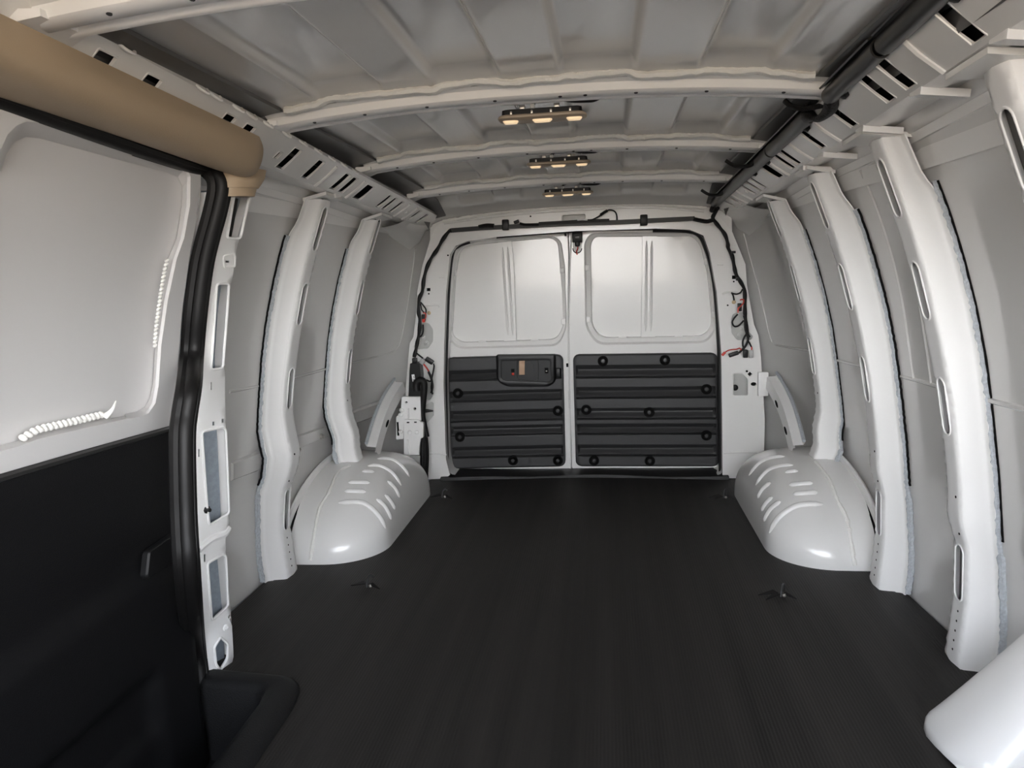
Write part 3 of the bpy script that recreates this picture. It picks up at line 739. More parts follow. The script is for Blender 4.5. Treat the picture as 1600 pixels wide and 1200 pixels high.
def panel(quad, notch, grooves, screws, par, label):
    """black ribbed door trim: quad TL,TR,BR,BL px; grooves list of (t0,t1)"""
    TL, TR, BR, BL = [pd(*q) for q in quad]
    nx, ny = 60, 150; rows = []
    H = (TL - BL).length; W = (TR - TL).length
    for j in range(ny + 1):
        t = j / ny; row = []
        dz = min(t, 1 - t) * H; r = .030
        ins = r - math.sqrt(max(0, r * r - max(0, r - dz) ** 2))
        for i in range(nx + 1):
            s = i / nx
            s2 = (ins + s * (W - 2 * ins)) / W
            a = TL.lerp(TR, s2); b = BL.lerp(BR, s2); p = a.lerp(b, t)
            e = min(s, 1 - s)
            d = .027
            for g0, g1 in grooves:
                if g0 - .006 < t < g1 + .006:
                    f = (t - g0) / (g1 - g0)
                    if f < .34: dep = max(0, (f + .02) / .36) ** .75
                    elif f < .88: dep = 1 - .86 * sstep(.30, .95, f)
                    elif f < .95: dep = .22 + .5 * sstep(.88, .95, f)
                    else: dep = .72 * (1 - sstep(.95, 1.05, f))
                    d -= .0225 * max(0, dep) * sstep(.010, .035, e)
            d -= .006 * (1 - sstep(0, .010, min(e, min(t, 1 - t) * H / W)))
            row.append(p + V((0, -d, 0)))
        rows.append(row)
    m = MB().grid(rows)
    rim = rows[0] + [r[-1] for r in rows[1:]] + rows[-1][::-1][1:] + [r[0] for r in rows[::-1][1:-1]]
    m.loft([rim, [V((p.x, YD - .0005, p.z)) for p in rim]], cap=False)
    o = obj('trim_panel', m, PLAST, par, label=label, sharp=35)
    for u, v in screws:
        c = pd(u, v, -.0285)
        obj('screw_cup', MB().lathe([(.026, -.006), (.025, .0005), (.022, .0020), (.019, .0005), (.016, -.0015), (.0, -.0015)], c, (0, -1, 0), 20), GAP, o)
        obj('panel_screw', MB().lathe([(.0105, -.002), (.0105, .0025), (.0085, .0045), (.0038, .0048), (.0038, .003), (0, .003)], c, (0, -1, 0), 12), DKSTEEL, o)
    return o
def rear_door(name, outl, outr, win, gap, label):
    m = MB().sheet(outl, [outr], lambda u, v: pd(u, v), (0, .012, 0), step=14, grid=22)
    # pressed recess between the outer contour and the window contour
    n = len(outr); assert len(outr) == len(win)
    rings = []
    for k, (f, d) in enumerate(((0, 0), (.12, .006), (.30, .016), (.80, .020), (.90, .021), (1.0, .026))):
        rings.append([pd(a[0] + (b[0] - a[0]) * f, a[1] + (b[1] - a[1]) * f, d) for a, b in zip(outr, win)])
    m.loft(rings, cap=False)
    cx, cy = ctr(win)
    big = [(cx + (p[0] - cx) * 1.02, cy + (p[1] - cy) * 1.02) for p in win]
    m.sheet(big, [], lambda u, v: pd(u, v, .062), (0, .004, 0), step=14, grid=20)
    m.loft([rings[-1], [p + V((0, .038, 0)) for p in rings[-1]]], cap=False)
    return obj(name, m, WHITE, kind='structure', label=label)
d2 = rear_door('door_2', DO_L, OUT_L, WIN_L, None, 'white left rear door with blank window recess')
d3 = rear_door('door_3', DO_R, OUT_R, WIN_R, None, 'white right rear door with blank window recess')
def stiff(par, bar, beads):
    obj('stiffener_bar', MB().sheet(bar, [], lambda u, v: pd(u, v, .030), (0, .014, 0), step=12, grid=12), WHITE, par)
    for a, b in beads:
        pts = [pd(a[0] + (b[0] - a[0]) * i / 10, a[1] + (b[1] - a[1]) * i / 10, .030) for i in range(11)]
        obj('pressed_bead', MB().tube(pts, lambda s: .0065 * min(1, .3 + 12 * min(s, 1 - s)), 8), WHITE, par)
stiff(d2, sc([(752, 320), (852, 310), (870, 500), (890, 1030), (890, 1085), (800, 1090), (797, 1030), (775, 600)], 620, 310, 4.8),
      [sc(q, 620, 310, 4.8) for q in ([(785, 365), (828, 1030)], [(825, 362), (865, 1030)])])
stiff(d3, sc([(597, 262), (707, 258), (700, 500), (692, 1000), (692, 1055), (585, 1060), (588, 1000), (595, 600)], 880, 310, 4.8),
      [sc(q, 880, 310, 4.8) for q in ([(628, 315), (622, 1000)], [(668, 315), (660, 1000)])])
for par, pts in ((d2, sc([(428, 560), (1238, 540), (392, 945), (1250, 925)], 620, 310, 4.8)), (d3, sc([(180, 520), (1075, 475), (190, 910), (1132, 875)], 880, 310, 4.8))):
    for u, v in pts:
        obj('flange_notch', MB().box(pd(u, v, .013), (.020, .010, .028), bev=.003), WHITE, par)
for par, pts in ((d2, sc([(635, 1077), (1030, 1066)], 620, 310, 4.8)), (d3, sc([(445, 1047), (870, 1040)], 880, 310, 4.8))):
    for u, v in pts:
        obj('flange_tab', MB().box(pd(u, v, .026), (.038, .006, .008), bev=.001), WHITE, par)
# meeting strip of the right-hand door and its catch
obj('meeting_flange', MB().tube([pd(891.5, 735, -.002), pd(890, 603, -.002), pd(888.5, 520, -.002), pd(890, 430, -.002), pd(893, 365, -.002)], .0045, 6), WHITE, d3)
obj('strike_notch', MB().box(pd(887, 570.5, -.001), (.014, .003, .018)), GAP, d3)
obj('strike_slot', MB().box(pd(889.8, 624, -.002), (.010, .004, .085), bev=.001), PG, d3)

def tt(v, T, B): return (v - T) / (B - T)
GL = [(tt(a, 180, 1008), tt(b, 180, 1008)) for a, b in ((280, 352), (430, 506), (575, 655), (693, 763), (848, 925))]
pl = panel([(699, 558), (880, 553), (884, 727), (706, 731)], None, GL, sc([(465, 447), (1210, 577), (480, 773), (876, 948), (1210, 948)], 620, 520, 4.8), d2, None)
GR = [(tt(a, 150, 985), tt(b, 150, 985)) for a, b in ((232, 325), (392, 475), (547, 628), (668, 742), (820, 905))]
pr = panel([(895.5, 553), (1120.5, 550.5), (1122.5, 727), (900, 727)], None, GR, sc([(292, 203), (745, 195), (1048, 408), (170, 558), (630, 577), (1048, 747), (227, 930), (635, 932)], 880, 520, 4.706), d3, None)
# latch handle bezel on the left door
def bz(X, Y, d): return pd(760 + X / 11.43, 540 + Y / 11.43, d - .008)
bo = rpoly([(190, 150), (1245, 140), (1255, 620), (1120, 715), (380, 715), (205, 610)], [40, 30, 90, 150, 170, 90], 6)
bi = rpoly([(280, 255), (1150, 240), (1165, 600), (1100, 632), (340, 600), (285, 560)], [60, 60, 60, 60, 60, 60], 6)
bm2 = rpoly([(235, 205), (1200, 192), (1215, 620), (1110, 665), (350, 650), (240, 590)], [60, 60, 80, 90, 90, 80], 6)
mbz = MB(); mbz.loft([[bz(a, b, -.004) for a, b in bo], [bz(a, b, -.030) for a, b in bo], [bz(a * .97 + 22, b * .97 + 12, -.036) for a, b in bo], [bz(a, b, -.040) for a, b in bm2], [bz(a, b, -.037) for a, b in bi], [bz(a, b, -.024) for a, b in bi]])
bzo = obj('latch_bezel', mbz, DARK, d2)
hs = rpoly([(560, 260), (900, 235), (945, 300), (935, 590), (880, 612), (600, 590), (560, 540)], 40, 4)
obj('handle_frame', MB().tube([bz(a, b, -.026) for a, b in hs], .0022, 6, closed=True), PLAST, bzo)
hp_ = rpoly([(720, 285), (820, 275), (860, 360), (855, 560), (640, 570), (600, 515)], 40, 4)
obj('pull_cup', MB().loft([[bz(a, b, -.0245) for a, b in hp_], [bz(a, b, -.028) for a, b in hp_]]), DARK, bzo)
st = [bz(648, 240, -.026), bz(650, 300, -.032), bz(650, 400, -.034), bz(648, 495, -.030), bz(646, 500, -.024)]
obj('pull_strap', MB().loft([[p + V((-.0135, 0, 0)), p + V((.0135, 0, 0)), p + V((.0135, .003, 0)), p + V((-.0135, .003, 0))] for p in smooth(st, 4)]), TAN, bzo, label='tan pull strap')
obj('latch_window', MB().box(bz(487, 430, -.0245), (.017, .004, .016), bev=.001), GAP, bzo)
obj('red_indicator', MB().box(bz(489, 490, -.0250), (.0125, .005, .0125), bev=.001), RED, bzo, label='red latch indicator')
obj('lock_switch', MB().box(bz(1083, 430, -.0255), (.017, .006, .026), bev=.0015), GAP, bzo)
obj('switch_mark', MB().box(bz(1083, 437, -.0290), (.007, .001, .005)), PAPER, bzo)
obj('side_catch', MB().box(bz(1290, 470, -.022), (.018, .014, .042), bev=.002), DARK, bzo)

# ---- sill strip in front of the doors
rr = []
for i in range(41):
    s = i / 40; x = -.675 + 1.36 * s
    yf = 3.49 + .045 * math.sin(math.pi * s) ** 1.2; wv = .003 * math.sin(14 * s)
    rr.append([V((x, yf, .002)), V((x, yf + .004, .012 + wv)), V((x, 3.60, .016 + wv)), V((x, 3.69, .014)), V((x, 3.69, -.004)), V((x, yf, -.004))])
obj('sill_strip', MB().loft(rr), RUBBER, label='black rubber sill strip on the floor before the rear doors', cat='sill')

# ---- header harness, camera latch
def cable(px, y, r, n=6, sm=5, mb=None):
    mb = mb or MB()
    return mb.tube(smooth([at(u, v, y=y) for u, v in px], sm), r, 8)
t = thing('header_harness', at(900, 352, y=3.49), 'black wiring harness channel along the header above the rear doors', 'harness')
def bar3(px, hgt, y): 
    rr = []
    for u, v in px:
        p = at(u, v, y=y)
        rr.append([p + V((0, -.010, hgt / 2)), p + V((0, .012, hgt / 2)), p + V((0, .012, -hgt / 2)), p + V((0, -.010, -hgt / 2))])
    return MB().loft(rr)
obj('channel', bar3([(706, 360), (752, 356.5), (800, 354), (890, 349.5), (960, 347.5), (1010, 345), (1085, 341.5)], .019, 3.495), DARK, t)
obj('upper_sleeve', bar3([(842, 349.5), (890, 347), (914, 345.5), (952, 344.5)], .014, 3.487), TAPE, t)
obj('tape_wrap', cable([(1083, 342), (1092, 344), (1104, 346), (1113, 344)], 3.49, .009), TAPE, t)
obj('tape_wrap', cable([(748, 355), (760, 352.5), (772, 353)], 3.48, .010), TAPE, t)
for u, v, wd in ((790, 350, .030), (1006, 342.5, .032)):
    obj('clip_block', MB().box(at(u, v + 1.5, y=3.49), (wd, .030, .048), bev=.004), DARK, t)
obj('connector', MB().box(at(807, 346.5, y=3.475), (.026, .014, .014), (V((.9, 0, .3)), V((0, 1, 0)), V((-.3, 0, .9))), .002), DARK, t)
obj('loose_lead', cable([(812, 349), (820, 351), (832, 351), (842, 351)], 3.48, .006), TAPE, t)
obj('looped_wire', cable([(918, 343.5), (926, 343), (936, 338), (944, 332), (952, 328), (960, 330), (963.5, 336), (964, 344)], 3.48, .0032), TAPE, t)
obj('inline_fuse', cable([(938, 336), (944, 332), (949, 329)], 3.478, .0065), TAPE, t)
obj('white_lead', cable([(902, 343.5), (910, 343), (918, 343.5)], 3.475, .0035), PAPER, t, label='white lead')
rod = [(776, 371.5), (830, 367), (870, 363.5), (890, 361), (925, 359.5), (975, 359), (1026, 358)]
t2 = thing('door_latch', at(902, 372, y=3.60), 'black latch assembly hanging at the top between the rear doors', 'latch')
obj('latch_rod', MB().tube(smooth([at(u, v, y=3.53) for u, v in rod], 4), lambda s: .004 + .006 * math.exp(-((s - .47) / .14) ** 2), 7), DARK, t2)
obj('latch_body', MB().box(at(902, 370, y=3.62), (.046, .04, .052), bev=.004), DARK, t2)
obj('latch_plate', MB().box(at(902, 370.5, y=3.597), (.024, .006, .018), bev=.002), DKSTEEL, t2)
obj('latch_pawl', MB().box(at(902, 381, y=3.62), (.022, .03, .026), bev=.006), DARK, t2)
obj('hook', cable([(882, 361), (883, 365), (884, 369)], 3.55, .005), DARK, t2)
slot = [(902 + 7 * math.cos(a), 388 + 7.5 * math.sin(a)) for a in [math.pi * i / 8 for i in range(9)]] + [(894.5, 363), (911, 363)]
obj('latch_recess', MB().sheet(slot, [], lambda u, v: pd(u, v, -.002), (0, .0015, 0)), PG, t2)
obj('recess_lip', MB().tube([pd(a, b, -.002) for a, b in slot[:9]], .0025, 6), GAP, t2)
obj('latch_wire', MB().tube(smooth([pd(902, 384, -.012), pd(903, 388, -.010), pd(901, 393, -.010), pd(902, 398, -.006)], 4), .003, 6), REDW, t2)

# ---- rear pillar harnesses
yh = 3.485
t = thing('pillar_harness', at(655, 520, y=yh), 'black taped wiring harness down the left rear pillar', 'harness')
obj('harness_trunk', MB().tube(smooth([at(u, v, y=yh) for u, v in [(706, 360), (701, 362), (692, 374), (683, 390), (674, 403), (667, 418), (662, 437), (660, 455), (655, 467), (654, 487), (656, 500), (655, 520), (652, 535), (650, 546), (647, 558)]], 5), lambda s: .0085 + .0015 * math.sin(60 * s), 8), TAPE, t)
obj('branch_wire', cable([(657, 472), (662, 478), (665.5, 484), (665, 491)], yh - .01, .0035), TAPE, t)
obj('branch_wire', cable([(657, 474), (659, 484), (663, 488)], yh - .01, .003), TAPE, t)
obj('branch_wire', cable([(661, 507), (661, 518), (658, 525), (655, 526)], yh - .01, .004), TAPE, t)
obj('connector', MB().box(at(662, 496, y=yh - .015), (.016, .016, .030), bev=.002), DARK, t)
obj('red_wire', cable([(661, 489), (665, 490), (665, 496), (662, 502)], yh - .022, .0028), REDW, t, label='red wire')
obj('red_clip', MB().box(at(662, 501, y=yh - .02), (.012, .014, .016), bev=.002), RED, t, label='red connector clip')
obj('connector', MB().box(at(671, 563.5, y=yh - .02), (.040, .018, .022), (V((.82, 0, -.57)), V((0, 1, 0)), V((.57, 0, .82))), .003), DARK, t)
obj('grey_connector', MB().box(at(660, 565, y=yh - .02), (.022, .018, .024), (V((.82, 0, -.57)), V((0, 1, 0)), V((.57, 0, .82))), .003), CLEAR, t)
obj('branch_wire', cable([(651, 552), (656, 556), (661, 560)], yh - .012, .004), TAPE, t)
obj('red_wire', cable([(662, 569), (666, 574), (670, 580)], yh - .02, .004), REDW, t, label='red wire')
obj('branch_wire', cable([(669, 579), (673, 587), (675, 594), (674, 606), (676, 616)], yh - .015, .0045), TAPE, t)
obj('branch_wire', cable([(677.5, 568), (678, 576), (675, 586), (673, 590)], yh - .015, .0032), TAPE, t)
t = thing('pillar_harness', at(1163, 480, y=yh), 'black taped wiring harness down the right rear pillar', 'harness')
obj('harness_trunk', MB().tube(smooth([at(u, v, y=yh) for u, v in [(1122, 318), (1120, 328), (1114, 339), (1117, 346), (1125, 356), (1133, 367), (1137, 380), (1138, 388), (1144, 400), (1147, 415), (1150, 428), (1157, 440), (1163, 452), (1164, 468), (1164, 486), (1165, 500), (1167, 518), (1170, 527)]], 5), lambda s: .0082 + .0012 * math.sin(70 * s), 8), TAPE, t)
obj('branch_wire', cable([(1108, 345), (1113, 344), (1117, 346)], yh, .007), TAPE, t)
obj('clip_stub', MB().box(at(1146, 394, y=yh - .01), (.018, .014, .010), bev=.002), DARK, t)
obj('clip_stub', MB().box(at(1152, 436, y=yh - .01), (.012, .014, .014), bev=.002), DARK, t)
obj('branch_wire', cable(sc([(1345, 680), (1330, 705), (1300, 718), (1268, 712)], 880, 310, 4.8), yh - .01, .0035), TAPE, t)
obj('branch_wire', cable(sc([(1262, 705), (1275, 730), (1282, 765)], 880, 310, 4.8), yh - .01, .0035), TAPE, t)
k9 = lambda pts: sc(pts, 1110, 440, 9.23)
obj('connector', MB().box(at(*k9([(420, 370)])[0], y=yh - .015), (.018, .016, .036), bev=.003), DARK, t)
obj('red_wire', cable(k9([(480, 265), (475, 310), (430, 360), (400, 390), (400, 450)]), yh - .026, .0028), REDW, t, label='red wire')
obj('red_wire', cable(k9([(425, 268), (450, 258), (485, 262)]), yh - .02, .003), REDW, t, label='red wire')
obj('branch_wire', cable(k9([(395, 470), (340, 530), (315, 590), (345, 645), (400, 640), (450, 595), (480, 560)]), yh - .012, .0038), TAPE, t)
obj('branch_wire', cable(k9([(480, 490), (500, 560), (510, 650), (525, 730), (490, 800), (468, 860), (470, 930), (490, 955)]), yh - .014, .0042), TAPE, t)
obj('branch_wire', cable(k9([(520, 720), (545, 800), (530, 880), (490, 950), (440, 1000), (410, 1030)]), yh - .014, .0050), TAPE, t)
obj('branch_wire', cable(k9([(535, 850), (565, 890), (590, 940)]), yh - .014, .0036), TAPE, t)
obj('red_wire', cable(k9([(590, 935), (598, 960), (592, 985)]), yh - .014, .003), REDW, t, label='red wire')
obj('red_wire', cable(k9([(445, 985), (420, 960), (380, 975), (320, 980), (260, 992), (215, 1018)]), yh - .02, .0026), REDW, t, label='red wire')
obj('red_clip', MB().box(at(*k9([(190, 1042)])[0], y=yh - .02), (.020, .010, .011), (V((.7, 0, .7)), V((0, 1, 0)), V((-.7, 0, .7))), .002), RED, t, label='red connector clip')
obj('connector', MB().box(at(*k9([(335, 1045)])[0], y=yh - .02), (.044, .016, .018), (V((.95, 0, .3)), V((0, 1, 0)), V((-.3, 0, .95))), .003), DARK, t)
obj('connector', MB().box(at(*k9([(505, 1040)])[0], y=yh - .02), (.020, .016, .036), bev=.003), DARK, t)
obj('grey_connector', MB().box(at(*k9([(585, 1045)])[0], y=yh - .02), (.018, .016, .034), bev=.003), CLEAR, t, label='pale grey connector')

# ---- black roof conduit on the right
def conduit(pa, pb, label, r=.0185):
    a = V((.612, pa, mid(pa) + .036)); b = V((.612, pb, mid(pb) + .036))
    t = thing('wire_conduit', (a + b) / 2, label, 'conduit', 'black wire conduits along the right roof rail')
    n = 24; rr = []
    for i in range(n + 1):
        p = a.lerp(b, i / n)
        ring = [p + V((math.cos(q) * r, 0, math.sin(q) * r)) for q in [2 * math.pi * (.06 + .9 * k / 18) for k in range(19)]]
        ring += [p + (q - p) * .82 for q in ring[::-1]]
        rr.append(ring)
    obj('split_tube', MB().loft(rr), CONDUIT, t)
    e = V((-.018, 0, .018))
    obj('hinge_flap', MB().loft([[q + e + V((-.004, 0, -.006)), q + e + V((.02, 0, .010)), q + e + V((.02, 0, .013)), q + e + V((-.006, 0, -.003))] for q in (a, b)]), CONDUIT, t)
    obj('inner_wires', MB().tube([a + V((0, -.02, 0)), a.lerp(b, .5), b + V((0, .02, 0))], .011, 8), TAPE, t)
    return t
conduit(.62, 1.415, 'black wire conduit at the upper right corner, nearest length')
conduit(1.435, 1.735, 'short black wire conduit ending at the nearest roof bow')
conduit(1.90, 2.30, 'black wire conduit between the second and third roof bows')
conduit(2.315, 3.44, 'long black wire conduit farthest along the right roof rail')
t = thing('taped_loom', (.60, 1.82, 1.31), 'taped wire loom bridging the gap between roof conduits', 'harness')
obj('loom', MB().tube(smooth([V((.612, 1.72, mid(1.72) + .034)), V((.622, 1.77, mid(1.77) + .018)), V((.612, 1.82, mid(1.8) + .008)), V((.605, 1.87, mid(1.87) + .028)), V((.612, 1.92, mid(1.92) + .036))], 6), lambda s: .012 + .004 * math.sin(9 * s), 9), TAPE, t)
obj('loom_branch', MB().tube(smooth([at(1298, 163, y=1.80), at(1280, 166, y=1.82), at(1255, 170, y=1.84), at(1237, 166, y=1.86), at(1226, 157, y=1.87)], 5), .006, 7), TAPE, t)
for y0, lab in ((2.53, 'third'), (3.15, 'fourth')):
    pts = [V((.60, y0 - .06, mid(y0) + .04)), V((.585, y0 - .03, mid(y0) + .030)), V((.55, y0, mid(y0) + .035)), V((.52, y0 + .01, mid(y0) + .055))]
    obj('wire_branch', MB().tube(smooth(pts, 5), .006, 7), TAPE, label='thin black wire branching to the ceiling behind the %s roof bow' % lab, cat='wire')
obj('corner_loom', MB().tube(smooth([V((.612, 3.43, mid(3.43) + .034)), V((.60, 3.46, mid(3.46) + .01)), at(1121, 325, y=3.485), at(1122, 316, y=3.48)], 5), .010, 8), TAPE, label='black wire loom turning down at the right rear roof corner', cat='harness')

# ---- left sliding-door pillar
PLp = [(350, 300), (350, 313), (330, 397), (318, 483), (313, 567), (312, 617), (306, 650), (301, 678), (300, 757), (301, 815), (305, 845), (309, 898), (320, 1031), (324, 1058)]
PRp = [(400, 300), (397, 313), (383, 360), (372, 413), (362, 483), (357, 550), (357, 617), (358, 639), (363, 740), (365, 788), (366, 815), (358, 839), (360, 874), (367, 952), (371, 1027), (346, 1055)]
def uL(v): return interp(v, [(b, a) for a, b in PLp])
def uR(v): return interp(v, [(b, a) for a, b in PRp[:-1]])
def pil(u, v):
    f = (u - uL(v)) / max(1, uR(v) - uL(v)); f = max(-.2, min(1.2, f))
    g = min(f, 1 - f); rnd = .012 * (1 - min(1, g / .16)) ** 2
    p = at(u, v, y=1.66 + .11 * f)
    return p + V((-rnd, 0, 0))
z6 = lambda pts: sc(pts, 250, 250, 3.0)
z7 = lambda pts: sc(pts, 250, 600, 2.553)
H1 = rpoly(z6([(345, 165), (418, 165), (385, 340), (372, 368), (312, 366)]), 4, 3)
H2 = rpoly(z6([(265, 580), (320, 578), (318, 640), (292, 975), (237, 985)]), 5, 3)
H3 = rpoly(z7([(165, 190), (250, 172), (262, 185), (275, 515), (195, 565), (185, 480)]), 5, 3)
H4 = rpoly(z7([(188, 715), (252, 678), (262, 690), (270, 885), (205, 945)]), 5, 3)
H5 = rpoly(z7([(215, 1050), (240, 1010), (268, 1035), (268, 1095), (240, 1142), (222, 1120)]), 3, 3)
hh = []
def dot(u, v, w_, h_): return [(u - w_, v - h_), (u + w_, v - h_), (u + w_, v + h_), (u - w_, v + h_)]
small = [dot(*z6([(316, 477)])[0], 2.8, 1.6), dot(*z7([(213, 158)])[0], 1.6, 3), dot(*z7([(250, 147)])[0], 1.6, 3), dot(*z7([(155, 275)])[0], 1, 6), dot(*z7([(178, 695)])[0], 1.2, 6),
         dot(*z6([(240, 1060)])[0], .8, 6), [(z7([(277, 930)])[0][0] + a, z7([(277, 930)])[0][1] + b) for a, b in ((0, -4), (2.4, 0), (0, 4), (-2.4, 0))]]
outp = PLp + [(330, 1057)] + PRp[::-1]
t = thing('door_pillar', at(346, 1055, z=0), 'white left door pillar with rectangular cut-outs beside the sliding door', 'pillar')
m = MB().sheet(outp, [H1, H2, H3, H4, H5] + small, pil, (-.006, .006, 0), step=10, grid=12)
# front return towards the seal, rear return to the skin
fr = []; bk = []
for i in range(60):
    v = 300 + (1055 - 300) * i / 59
    p = pil(uL(v), v); fr.append([p, p + V((-.018, -.012, 0)), p + V((-.06, -.016, 0)), p + V((-.10, -.02, 0))])
    v2 = 300 + (1027 - 300) * i / 59; q = pil(uR(v2), v2)
    bk.append([q, q + V((-.010, .012, 0)), V((-(XS(1.79, q.z) - .03), 1.785, q.z)), V((-(XS(1.80, q.z) - .002), 1.80, q.z))])
m.grid(fr); m.grid(bk)
obj('pillar_shell', m, WHITE2, t)
for h in (H1, H2, H3, H4, H5):
    obj('cutout_lip', MB().tube([pil(a, b) + V((.001, 0, 0)) for a, b in h], .0035, 6, closed=True), WHITE2, t)
bp = []
for i in range(40):
    v = 296 + (1050 - 296) * i / 39
    a = pil(uL(v), v) + V((-.060, -.008, 0)); b = pil(uR(v), v) + V((-.026, .004, 0)); bp.append([a, b])
obj('opening_backing', MB().grid(bp), GALV, t, label='grey galvanised metal seen through the cut-outs')
obj('inner_strut', MB().tube([pil(*z6([(370, 175)])[0]) + V((-.03, .01, 0)), pil(*z6([(335, 360)])[0]) + V((-.03, .01, 0))], .006, 6), WHITE2, t)
obj('inner_strut', MB().tube([pil(*z6([(395, 175)])[0]) + V((-.025, .01, 0)), pil(*z6([(360, 365)])[0]) + V((-.025, .01, 0))], .005, 6), RUBBER, t)
obj('inner_strut', MB().tube([pil(*z6([(272, 585)])[0]) + V((-.03, .0, 0)), pil(*z6([(245, 870)])[0]) + V((-.03, .0, 0))], .008, 6), WHITE2, t)
obj('reel_cover', MB().ball(pil(*z7([(193, 480)])[0]) + V((-.035, .0, 0)), (.03, .022, .045), 14, 10), WHITE2, t)
obj('reel_bolt', MB().lathe([(.010, -.004), (.010, .004), (.005, .006), (.005, .014)], pil(*z7([(192, 500)])[0]) + V((-.004, -.002, 0)), (1, -.4, 0), 8), DKSTEEL, t)
obj('pillar_knuckle', MB().tube(smooth([pil(*q) + V((.001, 0, 0)) for q in z7([(155, 660), (200, 620), (250, 600), (290, 575)])], 4), .010, 8), WHITE2, t)
obj('pressed_pad', MB().tube([pil(*q) for q in rpoly(z6([(295, 450), (350, 440), (355, 500), (300, 505)]), 4, 3)], .003, 6, closed=True), WHITE2, t)
obj('round_plug', MB().lathe([(.009, -.001), (.009, .002), (.006, .0035), (.005, .002)], pil(*z7([(261, 972)])[0]), (1, -.5, 0), 12), WHITE2, t)

# ---- beige header trim over the sliding door
t = thing('header_trim', (-.68, 1.2, 1.25), 'beige plastic header trim above the sliding door', 'trim')
rows = []
pA = [at(0, 21, x=-.612), at(0, 62, x=-.598), at(0, 95, x=-.606), at(0, 118, x=-.630), at(0, 136, x=-.672), at(0, 152, x=-.722)]
pB = [at(418, 219, y=1.69), at(424, 238, y=1.69), at(420, 262, y=1.69), at(409, 279, y=1.69), at(384, 281, y=1.69), at(335, 264, y=1.69)]
for i in range(31):
    y = .55 + (1.69 - .55) * i / 30; e = max(0, (y - 1.63) / .06); row = []
    for a, b in zip(pA, pB):
        f = (y - a.y) / (b.y - a.y); row.append(V((a.x + (b.x - a.x) * f, y, a.z + (b.z - a.z) * f)))
    c = (row[0] + row[-1]) * .5 + V((-.02, 0, .01)); k = 1 - .30 * e ** 3
    row = smooth([c + (p - c) * k for p in row], 4)
    rows.append(row + [row[-1] + V((-.03, 0, .02)), row[0] + V((-.03, 0, .005))])
obj('trim_shell', MB().loft(rows), BEIGE, t, sharp=50)
rings = []
for (a, b), (c, d) in (((352, 262), (413, 268)), ((349, 272), (411, 280)), ((351, 283), (404, 290)), ((352, 293), (398, 296))):
    p = at(a, b, y=1.64); q = at(c, d, y=1.745); w_ = (q - p); nn = V((0, 0, 1)).cross(w_).normalized()
    rings.append([p.lerp(q, .5) - w_ * (.5 * math.cos(x)) + nn * (.030 * math.sin(x)) for x in [2 * math.pi * i / 20 for i in range(20)]])
obj('trim_collar', MB().loft(rings), BEIGE, t)
rings = []
for (a, b), (c, d) in (((352, 293), (397, 296)), ((353, 307), (393, 308))):
    p = at(a, b, y=1.645); q = at(c, d, y=1.74); w_ = (q - p); nn = V((0, 0, 1)).cross(w_).normalized()
    rings.append([p.lerp(q, .5) - w_ * (.5 * math.cos(x)) + nn * (.026 * math.sin(x)) for x in [2 * math.pi * i / 20 for i in range(20)]])
obj('collar_ring', MB().loft(rings), BEIGE, t)

# ---- sliding door
DP = [(1.26, .735), (1.165, .745), (1.05, .782), (.92, .815), (.80, .838), (.72, .850), (.63, .868), (.5, .880), (.41, .890), (.28, .893), (0, .895), (-.25, .89)]
def XD(y, z): return interp(z, DP) + .0
def ad(u, v, d=0): return at_skin(u, v, -1, XD, d)
def pdz(y, z, d=0): return V((-(XD(y, z) - d), y, z))
zS = [1.25 - (1.25 + .22) * i / 60 for i in range(61)]
RECpx = [(-60, 300), (2, 268), (10, 240), (22, 222), (40, 214), (62, 216), (150, 240), (262, 270), (278, 277), (285, 292), (284, 320), (276, 372), (262, 405), (252, 470), (242, 540), (239, 598), (234, 622), (226, 636), (214, 643), (195, 647), (195, 650), (173, 654), (172, 650), (60, 677), (30, 688), (-60, 712)]
RECout = [(-60, 262), (2, 232), (12, 210), (26, 196), (42, 190), (66, 192), (150, 216), (270, 248), (290, 258), (298, 276), (297, 320), (288, 372), (276, 405), (262, 470), (252, 540), (248, 602), (243, 630), (232, 646), (217, 652), (195, 655), (195, 655), (173, 660), (172, 660), (60, 686), (30, 697), (-60, 722)]
m = MB()
R0 = [ad(u, v) for u, v in RECout]; R1 = [ad(u, v, -.035) for u, v in RECpx]
# frame: sheet in (y,z)
def y2(p): return (p.y, p.z)
fo = [(.70, 1.235), (1.62, 1.215)] 
edge_px = [(325, 266), (338, 275), (341, 290), (330, 340), (318, 385), (310, 420), (301, 500), (297, 560), (290, 610), (281, 650), (280, 690), (281, 800), (290, 950), (300, 1050), (306, 1120)]
E3 = [at(u, v, y=1.615) for u, v in edge_px]
fo = [(.60, 1.262)] + [(1.0, 1.255), (1.3, 1.247), (1.52, 1.24)] + [(p.y - .0, p.z) for p in E3] + [(1.615, -.22), (.60, -.22)]
hole = [(max(.62, p.y), p.z) for p in R0]
m.sheet(fo, [hole], lambda y, z: pdz(y, z), (-.008, 0, 0), step=.05, grid=.05)
m.loft([R0, [a.lerp(b, .4) + V((.004, 0, 0)) for a, b in zip(R0, R1)], [a.lerp(b, .8) for a, b in zip(R0, R1)], R1], closed=True, cap=False)
ro = [(p.y, p.z) for p in R1]; cx, cz = ctr(ro)
m.sheet([(cx + (a - cx) * 1.04, cz + (b - cz) * 1.04) for a, b in ro], [], lambda y, z: pdz(y, z, -.036), (-.004, 0, 0), step=.05, grid=.06)
